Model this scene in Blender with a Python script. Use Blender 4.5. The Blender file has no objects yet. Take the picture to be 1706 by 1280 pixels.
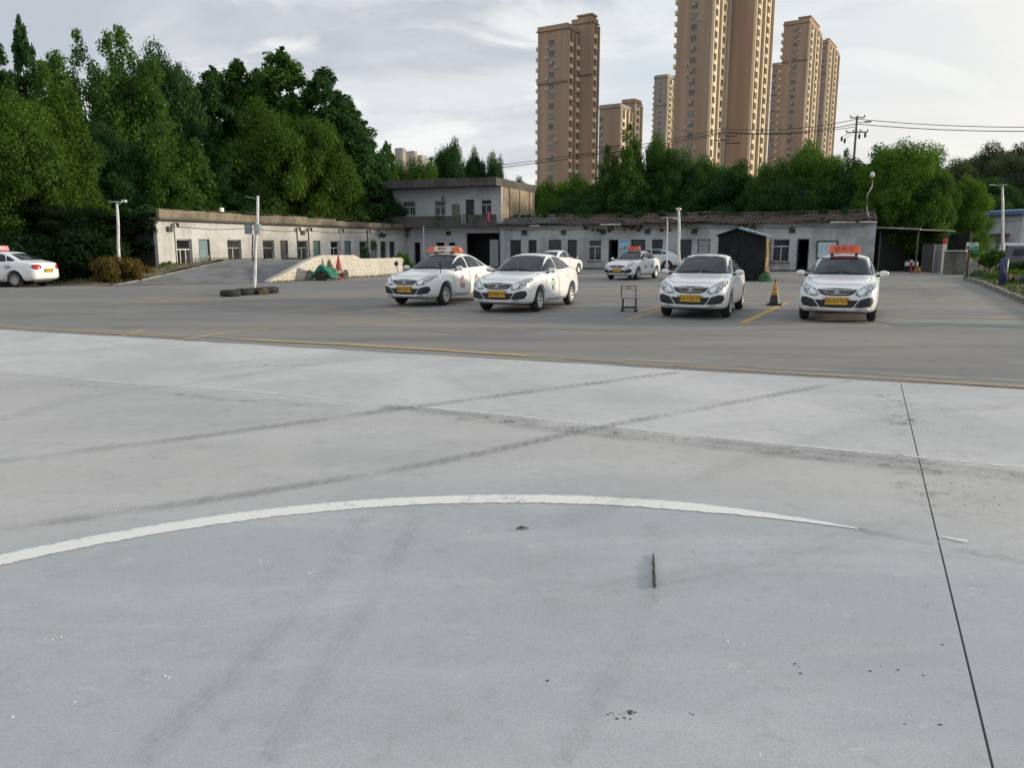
import bpy, bmesh, math, random
import numpy as np
from mathutils import Vector, Matrix
from mathutils.bvhtree import BVHTree

S = bpy.context.scene
C = S.collection
R = math.radians

# ------------------------------------------------------------------ camera
cam = bpy.data.cameras.new('camera')
cam.sensor_width = 36.0
cam.lens = 27.01
cam.clip_start = 0.05
cam.clip_end = 5000
camo = bpy.data.objects.new('camera', cam)
C.objects.link(camo)
camo.location = (0, 0, 1.6)
camo.rotation_euler = (R(90) - math.atan(228 / 1280), 0, 0)
S.camera = camo

# ------------------------------------------------------------------ light
SUN_DIR = Vector((0.96, 0.14, 0.16)).normalized()      # towards the sun
SUN_EL = math.asin(SUN_DIR.z)
SUN_AZ = math.atan2(SUN_DIR.x, SUN_DIR.y)                 # clockwise from +Y
sl = bpy.data.lights.new('sun', 'SUN')
sl.energy = 3.4
sl.angle = R(4)
sl.color = (1.0, 0.87, 0.66)
so = bpy.data.objects.new('sun', sl)
C.objects.link(so)
so.rotation_euler = SUN_DIR.to_track_quat('Z', 'Y').to_euler()

W = bpy.data.worlds.new('World')
S.world = W
W.use_nodes = True
wt = W.node_tree
wt.nodes.clear()
def wn(t, **k):
    n = wt.nodes.new(t)
    for a, b in k.items():
        setattr(n, a, b)
    return n
def wl(a, b):
    wt.links.new(a, b)
def wmath(op, a, b=None, clamp=False):
    n = wn('ShaderNodeMath', operation=op, use_clamp=clamp)
    for i, v in enumerate((a, b)):
        if v is None:
            continue
        if isinstance(v, (int, float)):
            n.inputs[i].default_value = v
        else:
            wl(v, n.inputs[i])
    return n.outputs[0]
def wmix(f, a, b):
    n = wn('ShaderNodeMix', data_type='RGBA')
    for k, v in ((0, f), (6, a), (7, b)):
        if isinstance(v, (int, float)):
            n.inputs[k].default_value = v
        elif isinstance(v, tuple):
            n.inputs[k].default_value = (*v, 1)
        else:
            wl(v, n.inputs[k])
    return n.outputs[2]
sky = wn('ShaderNodeTexSky', sky_type='NISHITA')
sky.sun_disc = False
sky.sun_elevation = SUN_EL
sky.sun_rotation = SUN_AZ
sky.air_density = 1.0
sky.dust_density = 2.0
tc = wn('ShaderNodeTexCoord')
sep = wn('ShaderNodeSeparateXYZ')
wl(tc.outputs['Generated'], sep.inputs[0])
zz = wmath('MAXIMUM', wmath('ADD', sep.outputs[2], 0.30), 0.08)
px = wmath('DIVIDE', sep.outputs[0], zz)
py = wmath('DIVIDE', sep.outputs[1], zz)
comb = wn('ShaderNodeCombineXYZ')
wl(px, comb.inputs[0]); wl(py, comb.inputs[1])
def wnoise(scale, detail, rough, off, dist=0.0):
    m = wn('ShaderNodeMapping')
    m.inputs['Location'].default_value = off
    m.inputs['Scale'].default_value = (0.75, 1.25, 1)
    m.inputs['Rotation'].default_value = (0, 0, 0.35)
    wl(comb.outputs[0], m.inputs[0])
    n = wn('ShaderNodeTexNoise')
    n.inputs['Scale'].default_value = scale
    n.inputs['Detail'].default_value = detail
    n.inputs['Roughness'].default_value = rough
    n.inputs['Distortion'].default_value = dist
    wl(m.outputs[0], n.inputs['Vector'])
    return n.outputs[0]
def wramp(v, a, b):
    m = wn('ShaderNodeMapRange', interpolation_type='SMOOTHSTEP')
    m.inputs[1].default_value = a
    m.inputs[2].default_value = b
    wl(v, m.inputs[0])
    return m.outputs[0]
big = wramp(wnoise(1.15, 6, 0.55, (3.1, 1.7, 0), 0.8), 0.40, 0.58)
fine = wramp(wnoise(2.1, 7, 0.58, (7.3, 4.2, 0), 0.9), 0.46, 0.62)
gap = wramp(wnoise(0.8, 5, 0.5, (6.3, 2.4, 0), 0.5), 0.50, 0.66)
cl = wmix(big, (5.15, 5.55, 6.25), (7.7, 7.95, 8.2))
cl = wmix(wmath('MULTIPLY', fine, 0.72), cl, (9.6, 9.75, 9.6))
# warmer and brighter cloud round the low sun
dotn = wn('ShaderNodeVectorMath', operation='DOT_PRODUCT')
wl(tc.outputs['Generated'], dotn.inputs[0])
dotn.inputs[1].default_value = SUN_DIR
glow = wmath('MULTIPLY', wmath('POWER', wmath('MAXIMUM', dotn.outputs['Value'], 0.0), 2.0), 3.2)
low = wmath('POWER', wmath('SUBTRACT', 1.0, wmath('MAXIMUM', sep.outputs[2], 0.0)), 3.0)
glowf = wmath('MULTIPLY', wmath('MULTIPLY', low, 0.62), wmath('ADD', 0.04, glow), True)
skyc = wmix(0.0, sky.outputs[0], (1, 1, 1))
bl = wn('ShaderNodeVectorMath', operation='SCALE')
wl(skyc, bl.inputs[0]); bl.inputs['Scale'].default_value = 1.0
blue = wmix(0.85, bl.outputs[0], (5.6, 6.9, 8.1))
col = wmix(wmath('MULTIPLY', gap, 0.8), cl, blue)
col = wmix(glowf, col, (10.2, 9.8, 8.9))
bg = wn('ShaderNodeBackground')
bg.inputs['Strength'].default_value = 0.088
wl(col, bg.inputs[0])
wo = wn('ShaderNodeOutputWorld')
wl(bg.outputs[0], wo.inputs[0])

S.view_settings.view_transform = 'Standard'
S.view_settings.look = 'None'
S.view_settings.exposure = 0.22
S.view_settings.gamma = 1.0
S.view_settings.use_curve_mapping = False
S.render.engine = 'CYCLES'

# ------------------------------------------------------------------ helpers
rnd = random.Random(7)
U = Vector((0.9247, -0.3808, 0))      # along the parking rows
V = Vector((0.3808, 0.9247, 0))       # away from the camera, across the rows
LOT = math.atan2(U.y, U.x)

class MB:
    """collects faces of one part"""
    def __init__(self):
        self.v = []; self.f = []; self.m = []; self.uv = {}
        self.sm = []
    def add(self, vs, fs, mi=0, smooth=False):
        o = len(self.v)
        self.v += [tuple(p) for p in vs]
        for f in fs:
            self.f.append([i + o for i in f]); self.m.append(mi); self.sm.append(smooth)
        return self
    def box(self, a, b, mi=0):
        x0, y0, z0 = a; x1, y1, z1 = b
        return self.add([(x0,y0,z0),(x1,y0,z0),(x1,y1,z0),(x0,y1,z0),(x0,y0,z1),(x1,y0,z1),(x1,y1,z1),(x0,y1,z1)],
                        [(0,3,2,1),(4,5,6,7),(0,1,5,4),(1,2,6,5),(2,3,7,6),(3,0,4,7)], mi)
    def prism(self, poly, z0, z1, mi=0):
        n = len(poly)
        vs = [(x, y, z0) for x, y in poly] + [(x, y, z1) for x, y in poly]
        fs = [list(range(n))[::-1], [n + i for i in range(n)]]
        fs += [(i, (i+1) % n, n + (i+1) % n, n + i) for i in range(n)]
        return self.add(vs, fs, mi)
    def tube(self, pts, rad, n=8, mi=0, cap=True, smooth=True):
        pts = [Vector(p) for p in pts]
        if not isinstance(rad, (list, tuple)):
            rad = [rad] * len(pts)
        vs = []; fs = []
        for i, p in enumerate(pts):
            t = (pts[min(i+1, len(pts)-1)] - pts[max(i-1, 0)]).normalized()
            a = t.orthogonal().normalized() if abs(t.z) > .99 else t.cross(Vector((0,0,1))).normalized()
            b = t.cross(a)
            for k in range(n):
                q = 2 * math.pi * k / n
                vs.append(p + (a * math.cos(q) + b * math.sin(q)) * rad[i])
        for i in range(len(pts) - 1):
            for k in range(n):
                fs.append((i*n+k, i*n+(k+1) % n, (i+1)*n+(k+1) % n, (i+1)*n+k))
        self.add(vs, fs, mi, smooth)
        if cap:
            self.add(vs[:n], [list(range(n))], mi); self.add(vs[-n:], [list(range(n))[::-1]], mi)
        return self
    def lathe(self, prof, n=24, axis='z', off=(0,0,0), mi=0, smooth=True):
        vs = []; fs = []
        for r_, h_ in prof:
            for k in range(n):
                q = 2 * math.pi * k / n
                c, s = r_ * math.cos(q), r_ * math.sin(q)
                p = (c, s, h_) if axis == 'z' else ((h_, c, s) if axis == 'x' else (c, h_, s))
                vs.append((p[0]+off[0], p[1]+off[1], p[2]+off[2]))
        for i in range(len(prof) - 1):
            for k in range(n):
                fs.append((i*n+k, i*n+(k+1) % n, (i+1)*n+(k+1) % n, (i+1)*n+k))
        return self.add(vs, fs, mi, smooth)
    def mesh(self, name, mats):
        me = bpy.data.meshes.new(name)
        me.from_pydata(self.v, [], self.f)
        for m in (mats if isinstance(mats, (list, tuple)) else [mats]):
            me.materials.append(m)
        me.polygons.foreach_set('material_index', self.m)
        me.polygons.foreach_set('use_smooth', self.sm)
        me.update()
        return me
    def build(self, name, mats, parent=None, **k):
        return obj(name, self.mesh(name, mats), parent, **k)

def fixn(me):
    bm = bmesh.new(); bm.from_mesh(me)
    bmesh.ops.recalc_face_normals(bm, faces=bm.faces)
    bm.to_mesh(me); bm.free()
    return me
def obj(name, me, parent=None, loc=None, rot=None, label=None, cat=None, group=None, kind=None):
    o = bpy.data.objects.new(name, me)
    C.objects.link(o)
    if parent: o.parent = parent
    if loc is not None: o.location = loc
    if rot is not None: o.rotation_euler = rot if isinstance(rot, (tuple, list)) else (0, 0, rot)
    for a, b in (('label', label), ('category', cat), ('group', group), ('kind', kind)):
        if b: o[a] = b
    return o
def thing(name, label, cat, loc=(0,0,0), rot=0, group=None):
    return obj(name, None, None, loc, rot, label, cat, group)

# ------------------------------------------------------------------ materials
class NT:
    def __init__(self, name):
        self.m = bpy.data.materials.new(name); self.m.use_nodes = True
        self.t = self.m.node_tree; self.p = self.t.nodes['Principled BSDF']
        self.out = self.t.nodes['Material Output']
        self.tc = None
    def n(self, t, **k):
        x = self.t.nodes.new(t)
        for a, b in k.items(): setattr(x, a, b)
        return x
    def put(self, sock, v):
        if isinstance(v, (int, float)): sock.default_value = v
        elif isinstance(v, tuple): sock.default_value = (*v, 1) if len(sock.default_value) == 4 and len(v) == 3 else v
        else: self.t.links.new(v, sock)
    def coord(self, which='Object', scale=(1,1,1), loc=(0,0,0), rot=(0,0,0)):
        if not self.tc: self.tc = self.n('ShaderNodeTexCoord')
        m = self.n('ShaderNodeMapping')
        m.inputs['Scale'].default_value = scale; m.inputs['Location'].default_value = loc
        m.inputs['Rotation'].default_value = rot
        self.t.links.new(self.tc.outputs[which], m.inputs[0])
        return m.outputs[0]
    def noise(self, vec, scale, detail=4, rough=.55, dist=0.0):
        x = self.n('ShaderNodeTexNoise')
        x.inputs['Scale'].default_value = scale; x.inputs['Detail'].default_value = detail
        x.inputs['Roughness'].default_value = rough; x.inputs['Distortion'].default_value = dist
        self.t.links.new(vec, x.inputs['Vector'])
        return x.outputs[0]
    def ramp(self, v, a, b, lo=0.0, hi=1.0, smooth=True):
        x = self.n('ShaderNodeMapRange')
        if smooth: x.interpolation_type = 'SMOOTHSTEP'
        for i, q in enumerate((v, a, b, lo, hi)): self.put(x.inputs[i], q)
        return x.outputs[0]
    def math(self, op, a, b=0.0, clamp=False):
        x = self.n('ShaderNodeMath', operation=op, use_clamp=clamp)
        self.put(x.inputs[0], a); self.put(x.inputs[1], b)
        return x.outputs[0]
    def mix(self, f, a, b, blend='MIX'):
        x = self.n('ShaderNodeMix', data_type='RGBA', blend_type=blend)
        self.put(x.inputs[0], f); self.put(x.inputs[6], a); self.put(x.inputs[7], b)
        return x.outputs[2]
    def bump(self, h, strength=.3, dist=.01):
        x = self.n('ShaderNodeBump')
        x.inputs['Strength'].default_value = strength; x.inputs['Distance'].default_value = dist
        self.t.links.new(h, x.inputs['Height'])
        self.t.links.new(x.outputs[0], self.p.inputs['Normal'])
    def set(self, **k):
        for a, b in k.items():
            self.put(self.p.inputs[a.replace('_', ' ')], b)
        return self

def plain(name, col, rough=.6, metal=0.0, var=.18, scale=6.0, spec=.5, coat=0.0):
    t = NT(name)
    v = t.coord('Object')
    n = t.noise(v, scale, 5, .6)
    f = t.ramp(n, .3, .7)
    d = tuple(c * (1 - var) for c in col); l = tuple(min(1, c * (1 + var)) for c in col)
    t.set(Base_Color=t.mix(f, d, l), Roughness=t.ramp(n, .2, .8, max(0, rough - .08), min(1, rough + .08)), Metallic=metal)
    t.p.inputs['Specular IOR Level'].default_value = spec
    t.p.inputs['Coat Weight'].default_value = coat
    return t.m

def plaster(name, base, stain, amount=.5, streak=3.0, top=None, dirt=(.10,.085,.06)):
    """old painted wall: patches, vertical run-down streaks, bare spots"""
    t = NT(name)
    big = t.noise(t.coord('Object', (1, 1, 1)), .45, 6, .62, .3)
    stk = t.noise(t.coord('Object', (streak*.5, streak*.5, .30)), 1.3, 7, .7, 1.2)
    spot = t.noise(t.coord('Object', (1, 1, 1.4)), 3.1, 6, .7)
    c = t.mix(t.math('MULTIPLY', t.ramp(big, .42, .62), amount), base, stain)
    msk = t.ramp(t.noise(t.coord('Object', (1, 1, 1), (3.1, 5.2, 1.7)), .9, 4, .6), .38, .62)
    c = t.mix(t.math('MULTIPLY', t.math('MULTIPLY', t.ramp(stk, .44, .68), amount * 1.1), msk), c, stain)
    c = t.mix(t.math('MULTIPLY', t.ramp(spot, .58, .70), amount * .8), c, dirt)
    t.set(Base_Color=c, Roughness=.9)
    t.p.inputs['Specular IOR Level'].default_value = .2
    t.bump(spot, .25, .02)
    return t.m

M = {}
M['white_wall'] = plaster('white_wall_paint', (.55,.55,.545), (.33,.32,.30), .55)
M['row_wall'] = plaster('grey_white_wall_paint', (.47,.48,.50), (.26,.26,.25), .7)
M['upper_wall'] = plaster('pale_wall_paint', (.50,.50,.53), (.33,.33,.34), .4)
M['tan_wall'] = plaster('stained_tan_render', (.36,.29,.21), (.16,.13,.10), .85, 5)
M['parapet'] = plaster('weathered_parapet', (.24,.205,.155), (.085,.072,.055), .9, 4)
M['concrete_dark'] = plaster('dark_old_concrete', (.115,.11,.105), (.05,.047,.044), .8, 3)
M['grey_wall'] = plaster('shade_dark_mossy_wall', (.055,.055,.05), (.03,.034,.024), .8, 3)  # very dark base paints the trees' shade into the mossy wall
M['stone_white'] = plaster('whitewashed_stone', (.58,.55,.50), (.36,.32,.27), .55, 2)
M['earth'] = plain('bare_earth', (.17,.135,.095), .95, 0, .4, 2.5)
M['dark_frame'] = plain('dark_window_frame', (.05,.05,.052), .6)
M['white_frame'] = plain('white_window_frame', (.62,.62,.60), .5)
M['door_teal'] = plain('teal_door_paint', (.12,.20,.23), .6, 0, .25)
M['door_green'] = plain('green_door_paint', (.06,.15,.12), .6, 0, .25)
M['door_grey'] = plain('grey_door_paint', (.26,.28,.30), .6, 0, .2)
M['door_dark'] = plain('dark_door_wood', (.035,.033,.036), .6, 0, .3)
M['steel'] = plain('galvanised_steel', (.42,.44,.46), .45, .6)
M['pole_white'] = plain('pale_pole_paint', (.60,.61,.62), .5)
M['rust'] = plain('rusty_iron', (.10,.065,.045), .85, .2, .4, 14)
M['black'] = plain('black_plastic', (.018,.018,.02), .55)
M['rubber'] = plain('tyre_rubber', (.025,.025,.026), .85, 0, .3, 20)
M['orange'] = plain('orange_plastic', (.72,.16,.05), .35)
M['red'] = plain('red_plastic', (.52,.05,.04), .5)
M['wire'] = plain('black_cable', (.02,.02,.022), .6)
M['bark'] = plain('tree_bark', (.07,.055,.04), .95, 0, .4, 5)
M['pole_wood'] = plain('grey_utility_pole', (.13,.125,.12), .9, 0, .3)

t = NT('window_glass')
nn = t.noise(t.coord('Object'), .8, 3)
t.set(Base_Color=t.mix(t.ramp(nn, .35, .65), (.012,.014,.018), (.05,.055,.065)), Roughness=.12)
t.p.inputs['Specular IOR Level'].default_value = .45
M['glass'] = t.m
t = NT('dim_interior'); t.set(Base_Color=(.02,.02,.022), Roughness=.9); M['void'] = t.m  # near-black colour stands in for the shade inside rooms
t = NT('tower_glass')
nn = t.noise(t.coord('Object'), .35, 2)
t.set(Base_Color=t.mix(t.ramp(nn, .35, .65), (.04,.045,.055), (.10,.11,.13)), Roughness=.2)
M['tower_glass'] = t.m

def tower_mat(name, col):
    t = NT(name)
    a = t.noise(t.coord('Object', (1, 1, .05)), .35, 4, .6)
    b = t.noise(t.coord('Object', (1, 1, .3)), .08, 3, .5)
    d = tuple(x * .82 for x in col); l = tuple(min(1, x * 1.12) for x in col)
    c = t.mix(t.ramp(a, .35, .7), d, l)
    c = t.mix(t.math('MULTIPLY', t.ramp(b, .4, .65), .35), c, (col[0]*1.1, col[1]*.98, col[2]*.9))
    t.set(Base_Color=c, Roughness=.85)
    t.p.inputs['Specular IOR Level'].default_value = .25
    return t.m
M['tower'] = tower_mat('tower_brown_tile', (.39,.275,.20))
M['tower_cream_sunlit'] = tower_mat('tower_cream_sunlight', (.72,.60,.44))  # cream tone puts sunlight into the colour of piers and balconies
M['tower_dark'] = tower_mat('tower_recess', (.22,.165,.125))
M['tower_grey'] = tower_mat('tower_grey_tile', (.34,.30,.26))
M['tower_far'] = tower_mat('tower_far_haze', (.46,.43,.42))  # paleness puts distant haze into the wall colour

def leaf_mat(name, dark, light, trans=.35):
    t = NT(name)
    at = t.n('ShaderNodeAttribute'); at.attribute_name = 'tint'
    c = t.mix(at.outputs['Fac'], dark, light)
    d = t.n('ShaderNodeBsdfDiffuse'); t.put(d.inputs[0], c)
    tr = t.n('ShaderNodeBsdfTranslucent')
    t.put(tr.inputs[0], t.mix(.5, c, (light[0]*1.25, light[1]*1.15, light[2]*.5)))
    gl = t.n('ShaderNodeBsdfGlossy'); gl.inputs['Roughness'].default_value = .45
    gl.inputs[0].default_value = (.5,.5,.5,1)
    m1 = t.n('ShaderNodeMixShader'); m1.inputs[0].default_value = trans
    t.t.links.new(d.outputs[0], m1.inputs[1]); t.t.links.new(tr.outputs[0], m1.inputs[2])
    m2 = t.n('ShaderNodeMixShader'); m2.inputs[0].default_value = .008
    t.t.links.new(m1.outputs[0], m2.inputs[1]); t.t.links.new(gl.outputs[0], m2.inputs[2])
    t.t.links.new(m2.outputs[0], t.out.inputs[0])
    return t.m
M['leaf'] = leaf_mat('foliage_green', (.026,.066,.016), (.098,.20,.042))
M['leaf_deep'] = leaf_mat('foliage_deep_green', (.016,.046,.018), (.060,.140,.044))
M['leaf_olive'] = leaf_mat('foliage_olive', (.026,.060,.011), (.100,.175,.030))
M['leaf_fresh_sunlit'] = leaf_mat('foliage_fresh_sunlit', (.040,.092,.014), (.135,.25,.04))  # brighter green; also paints sunlight into the crowns called sunlit
M['leaf_painted_shade'] = leaf_mat('foliage_painted_shade', (.008,.018,.008), (.020,.042,.016))  # leaf green darkened so the colour itself carries deep shade
M['leaf_dry'] = leaf_mat('foliage_dry_yellow', (.07,.055,.018), (.17,.13,.04))
M['leaf_far'] = leaf_mat('foliage_haze_green', (.040,.060,.034), (.090,.118,.062))  # greyed greens, haze mixed into the leaf colour

# ------------------------------------------------------------------ ground
def sheet(name, poly, z, mat, kind='structure'):
    me = bpy.data.meshes.new(name)
    me.from_pydata([(x, y, z) for x, y in poly], [], [list(range(len(poly)))])
    me.materials.append(mat)
    if me.polygons[0].normal.z < 0: me.flip_normals()
    return obj(name, me, kind=kind)

t = NT('open_ground')
n1 = t.noise(t.coord('Object'), .08, 6, .6); n2 = t.noise(t.coord('Object'), 1.3, 5, .6)
c = t.mix(t.ramp(n1, .4, .65), (.11,.105,.085), (.07,.085,.04))
t.set(Base_Color=t.mix(t.math('MULTIPLY', n2, .4), c, (.05,.05,.04)), Roughness=.95)
sheet('ground', [(-3000,-400),(3000,-400),(3000,4000),(-3000,4000)], 0.0, t.m)

# asphalt yard, worn and dusty
t = NT('worn_asphalt')
obc = t.coord('Object', rot=(0, 0, -LOT))
n1 = t.noise(t.coord('Object', (.55, 1.5, 1), rot=(0, 0, -LOT)), .16, 6, .62, .6)
n2 = t.noise(t.coord('Object', (.16, 1.3, 1), rot=(0, 0, -LOT)), .8, 6, .65, .3)
n3 = t.noise(t.coord('Object'), 60, 3, .7)
n4 = t.noise(t.coord('Object', (1, 1, 1)), .45, 7, .65)
n5 = t.noise(t.coord('Object', (.5, 1, 1), (4, 9, 0), rot=(0, 0, -LOT)), .30, 7, .7, .5)
c = t.mix(t.ramp(n1, .40, .60), (.215,.219,.221), (.285,.268,.245))
c = t.mix(t.math('MULTIPLY', t.ramp(n2, .40, .72), .55), c, (.155,.155,.157))
c = t.mix(t.math('MULTIPLY', t.ramp(n4, .55, .75), .35), c, (.33,.315,.285))
c = t.mix(t.ramp(n5, .56, .64, 0, .45), c, (.135,.135,.137))
c = t.mix(t.ramp(n5, .36, .30, 0, .35), c, (.30,.285,.26))
c = t.mix(t.math('MULTIPLY', n3, .3), c, (.10,.10,.10))
t.set(Base_Color=c, Roughness=.9)
t.p.inputs['Specular IOR Level'].default_value = .25
t.bump(n3, .25, .006)
M['asphalt'] = t.m
sheet('asphalt_yard', [tuple((U*a + V*b).xy) for a, b in ((-60,-25),(40,-25),(40,58),(-60,58))], 0.004, M['asphalt'])

# pale dusty concrete apron, two slabs with an open joint between them
e0 = Vector((-10.082,15.082)); e1 = Vector((5.874,8.668))
ed = (e1 - e0).normalized()
j0 = Vector((4.592,8.942)); j1 = Vector((1.492,2.149))
jd = (j1 - j0).normalized()
w0 = Vector((-6.601,9.777)); w1 = Vector((3.648,5.275))
wd = (w1 - w0).normalized(); wnrm = Vector((-wd.y, wd.x))
t = NT('dusty_concrete')
ob = t.coord('Object')
n1 = t.noise(ob, .35, 6, .6, .4); n2 = t.noise(t.coord('Object', (.35, 1.6, 1), rot=(0, 0, .5)), 1.1, 6, .62, .4)
n3 = t.noise(ob, 9, 5, .7); n4 = t.noise(ob, 140, 3, .7); n5 = t.noise(ob, 2.2, 7, .72, .8)
dp = t.n('ShaderNodeVectorMath', operation='DOT_PRODUCT')
t.put(dp.inputs[0], ob); dp.inputs[1].default_value = (wnrm.x, wnrm.y, 0)
far = t.ramp(t.math('ADD', dp.outputs['Value'], t.math('MULTIPLY', n5, .22)), wnrm.dot(w0) + .05, wnrm.dot(w0) + .19)
ds = t.n('ShaderNodeVectorMath', operation='DISTANCE')
t.put(ds.inputs[0], ob); ds.inputs[1].default_value = (-.015, .72, .02)
ring = t.ramp(t.math('ADD', ds.outputs['Value'], t.math('MULTIPLY', n5, .3)), 3.7, 5.0)
c = t.mix(ring, (.405,.427,.455), (.470,.466,.458))
c = t.mix(far, c, (.575,.580,.578))
c = t.mix(t.math('MULTIPLY', t.ramp(n1, .40, .62), .6), c, (.365,.375,.395))
c = t.mix(t.math('MULTIPLY', t.ramp(n2, .44, .66), .45), c, (.53,.54,.55))
c = t.mix(t.math('MULTIPLY', t.ramp(n5, .52, .68), .32), c, (.33,.33,.33))
c = t.mix(t.math('MULTIPLY', t.ramp(n3, .54, .70), .28), c, (.27,.265,.26))
vo = t.n('ShaderNodeTexVoronoi'); vo.inputs['Scale'].default_value = 95; t.put(vo.inputs['Vector'], ob)
n6 = t.noise(ob, 330, 2, .6)
c = t.mix(t.ramp(n4, .42, .70, 0, .36), c, (.20,.20,.205))
c = t.mix(t.ramp(n6, .5, .75, 0, .35), c, (.58,.58,.57))
c = t.mix(t.math('MULTIPLY', t.ramp(vo.outputs['Distance'], .16, .08), t.ramp(n3, .45, .6)), c, (.13,.13,.13))
n7 = t.noise(t.coord('Object', (1, 1.7, 1), (3, 1, 0), rot=(0, 0, .9)), 3.4, 9, .78, 1.0)
c = t.mix(t.ramp(n7, .57, .66, 0, .30), c, (.58,.585,.59))
c = t.mix(t.ramp(n7, .40, .31, 0, .30), c, (.30,.305,.315))
wv = t.n('ShaderNodeVectorMath', operation='ADD'); t.put(wv.inputs[0], ob)
nz = t.n('ShaderNodeTexNoise'); nz.inputs['Scale'].default_value = 1.7; nz.inputs['Detail'].default_value = 6; t.put(nz.inputs['Vector'], ob)
sc3 = t.n('ShaderNodeVectorMath', operation='SCALE'); t.put(sc3.inputs[0], nz.outputs['Color']); sc3.inputs['Scale'].default_value = .55; t.put(wv.inputs[1], sc3.outputs[0])
ck = t.n('ShaderNodeTexVoronoi', feature='DISTANCE_TO_EDGE'); ck.inputs['Scale'].default_value = .42; t.put(ck.inputs['Vector'], wv.outputs[0])

t.set(Base_Color=c, Roughness=t.ramp(n2, .3, .7, .72, .9))
t.p.inputs['Specular IOR Level'].default_value = .3
t.bump(t.math('ADD', t.math('MULTIPLY', n3, .5), t.math('MULTIPLY', n4, .4)), .22, .006)
M['concrete'] = t.m
half = Vector((-jd.y, jd.x)) * .0045
jb = j0 + jd * 22
jt = j0 + ed * 0
A_ = [j0 - half, jb - half, e0 - ed * 26 + jd * 22, e0 - ed * 26]
B_ = [j0 + half, e1 + ed * 24, e1 + ed * 24 + jd * 22, jb + half]
if (A_[2] - j0).dot(half) > 0:
    A_[0], A_[1] = j0 + half, jb + half; B_[0], B_[3] = j0 - half, jb - half
q_ = random.Random(17)
def ragged(a, b, n, amp):
    d = (b - a).normalized(); s_ = Vector((-d.y, d.x))
    return [a.lerp(b, i / n) + s_ * q_.uniform(-amp, amp) for i in range(1, n)]
A_ = A_[:4] + ragged(A_[3], A_[0], 130, .035)
B_ = [B_[0]] + ragged(B_[0], B_[1], 90, .035) + B_[1:]
for pl in (A_, B_):
    m = MB(); pl = [tuple(p) for p in pl]
    ar = sum(pl[i][0]*pl[(i+1) % len(pl)][1] - pl[(i+1) % len(pl)][0]*pl[i][1] for i in range(len(pl)))
    if ar < 0: pl = pl[::-1]
    m.prism(pl, .004, .024)
    m.build('concrete_slab', M['concrete'], kind='structure')

# ---- painted lines, tyre marks: thin sheets lying on the surface
def smooth_line(pts, n=10):
    P_ = [Vector(p) for p in pts]
    if len(P_) < 3:
        a, b = P_; k = max(2, int((b - a).length / .4))
        return [a.lerp(b, i / k) for i in range(k + 1)]
    out = []
    Q = [P_[0]*2 - P_[1]] + P_ + [P_[-1]*2 - P_[-2]]
    for i in range(1, len(Q) - 2):
        a, b, c_, d = Q[i-1:i+3]
        for k in range(n):
            s = k / n
            out.append(.5*((2*b) + (c_-a)*s + (2*a-5*b+4*c_-d)*s*s + (3*b-a-3*c_+d)*s**3))
    out.append(P_[-1])
    return out
def ribbon(name, pts, w, z, mat, kind='structure', label=None, n=10, taper=None):
    L = smooth_line(pts, n)
    vs = []; fs = []; uv = []
    s = 0
    for i, p in enumerate(L):
        if i: s += (p - L[i-1]).length
        d = (L[min(i+1, len(L)-1)] - L[max(i-1, 0)]).normalized()
        q = Vector((-d.y, d.x)) * w / 2 * (min(1, (i + .3) / taper) if taper else 1)
        vs += [(p.x+q.x, p.y+q.y, z), (p.x-q.x, p.y-q.y, z)]
        uv += [(s, 0), (s, 1)]
    for i in range(len(L) - 1):
        fs.append((2*i, 2*i+1, 2*i+3, 2*i+2))
    me = bpy.data.meshes.new(name); me.from_pydata(vs, [], fs)
    if me.polygons[0].normal.z < 0: me.flip_normals()
    ul = me.uv_layers.new(name='UVMap')
    for lp in me.loops: ul.data[lp.index].uv = uv[lp.vertex_index]
    me['length'] = s
    me.materials.append(mat)
    return obj(name, me, kind=kind)

def paint(name, col, wear=.5, scale=5.0, edge=.12, rough=.8, strength=1.0):
    """flaking paint: noise eats holes and edges; uv.y runs across the stroke"""
    t = NT(name)
    v = t.coord('Object'); n1 = t.noise(v, scale, 8, .75); n2 = t.noise(v, .9, 4, .6); n3 = t.noise(v, scale * 6, 4, .7)
    uvn = t.n('ShaderNodeTexCoord'); sx = t.n('ShaderNodeSeparateXYZ'); t.t.links.new(uvn.outputs['UV'], sx.inputs[0])
    dist = t.math('SUBTRACT', .5, t.math('ABSOLUTE', t.math('SUBTRACT', sx.outputs[1], .5)))
    body = t.ramp(t.math('ADD', dist, t.math('MULTIPLY', t.math('SUBTRACT', n1, .5), edge * 2.4)), edge * .5, edge * 1.1)
    keep = t.ramp(t.math('ADD', t.math('MULTIPLY', n1, .6), t.math('ADD', t.math('MULTIPLY', n2, .5), t.math('MULTIPLY', n3, .15))), wear, wear + .14)
    a = t.math('MULTIPLY', t.math('MULTIPLY', body, keep), strength)
    t.set(Base_Color=t.mix(t.ramp(n3, .3, .7, 0, .35), col, tuple(x*.7 for x in col)), Roughness=rough, Alpha=a)
    return t.m
M['line_white'] = paint('white_line_paint', (.78,.78,.77), .44, 12, .15)
M['line_ghost'] = paint('ghost_white_paint', (.56,.56,.55), .52, 6, .3, strength=.45)
M['line_broken'] = paint('broken_white_line_paint', (.74,.74,.73), .55, 9, .35, strength=.85)
M['line_white_worn'] = paint('worn_white_line_paint', (.74,.74,.73), .52, 6, .3, strength=.85)
M['line_yellow'] = paint('yellow_line_paint', (.54,.34,.11), .50, 5, .22, strength=.8)
M['line_yellow_worn'] = paint('worn_yellow_line_paint', (.62,.41,.15), .41, 4, .16, strength=.9)
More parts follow.
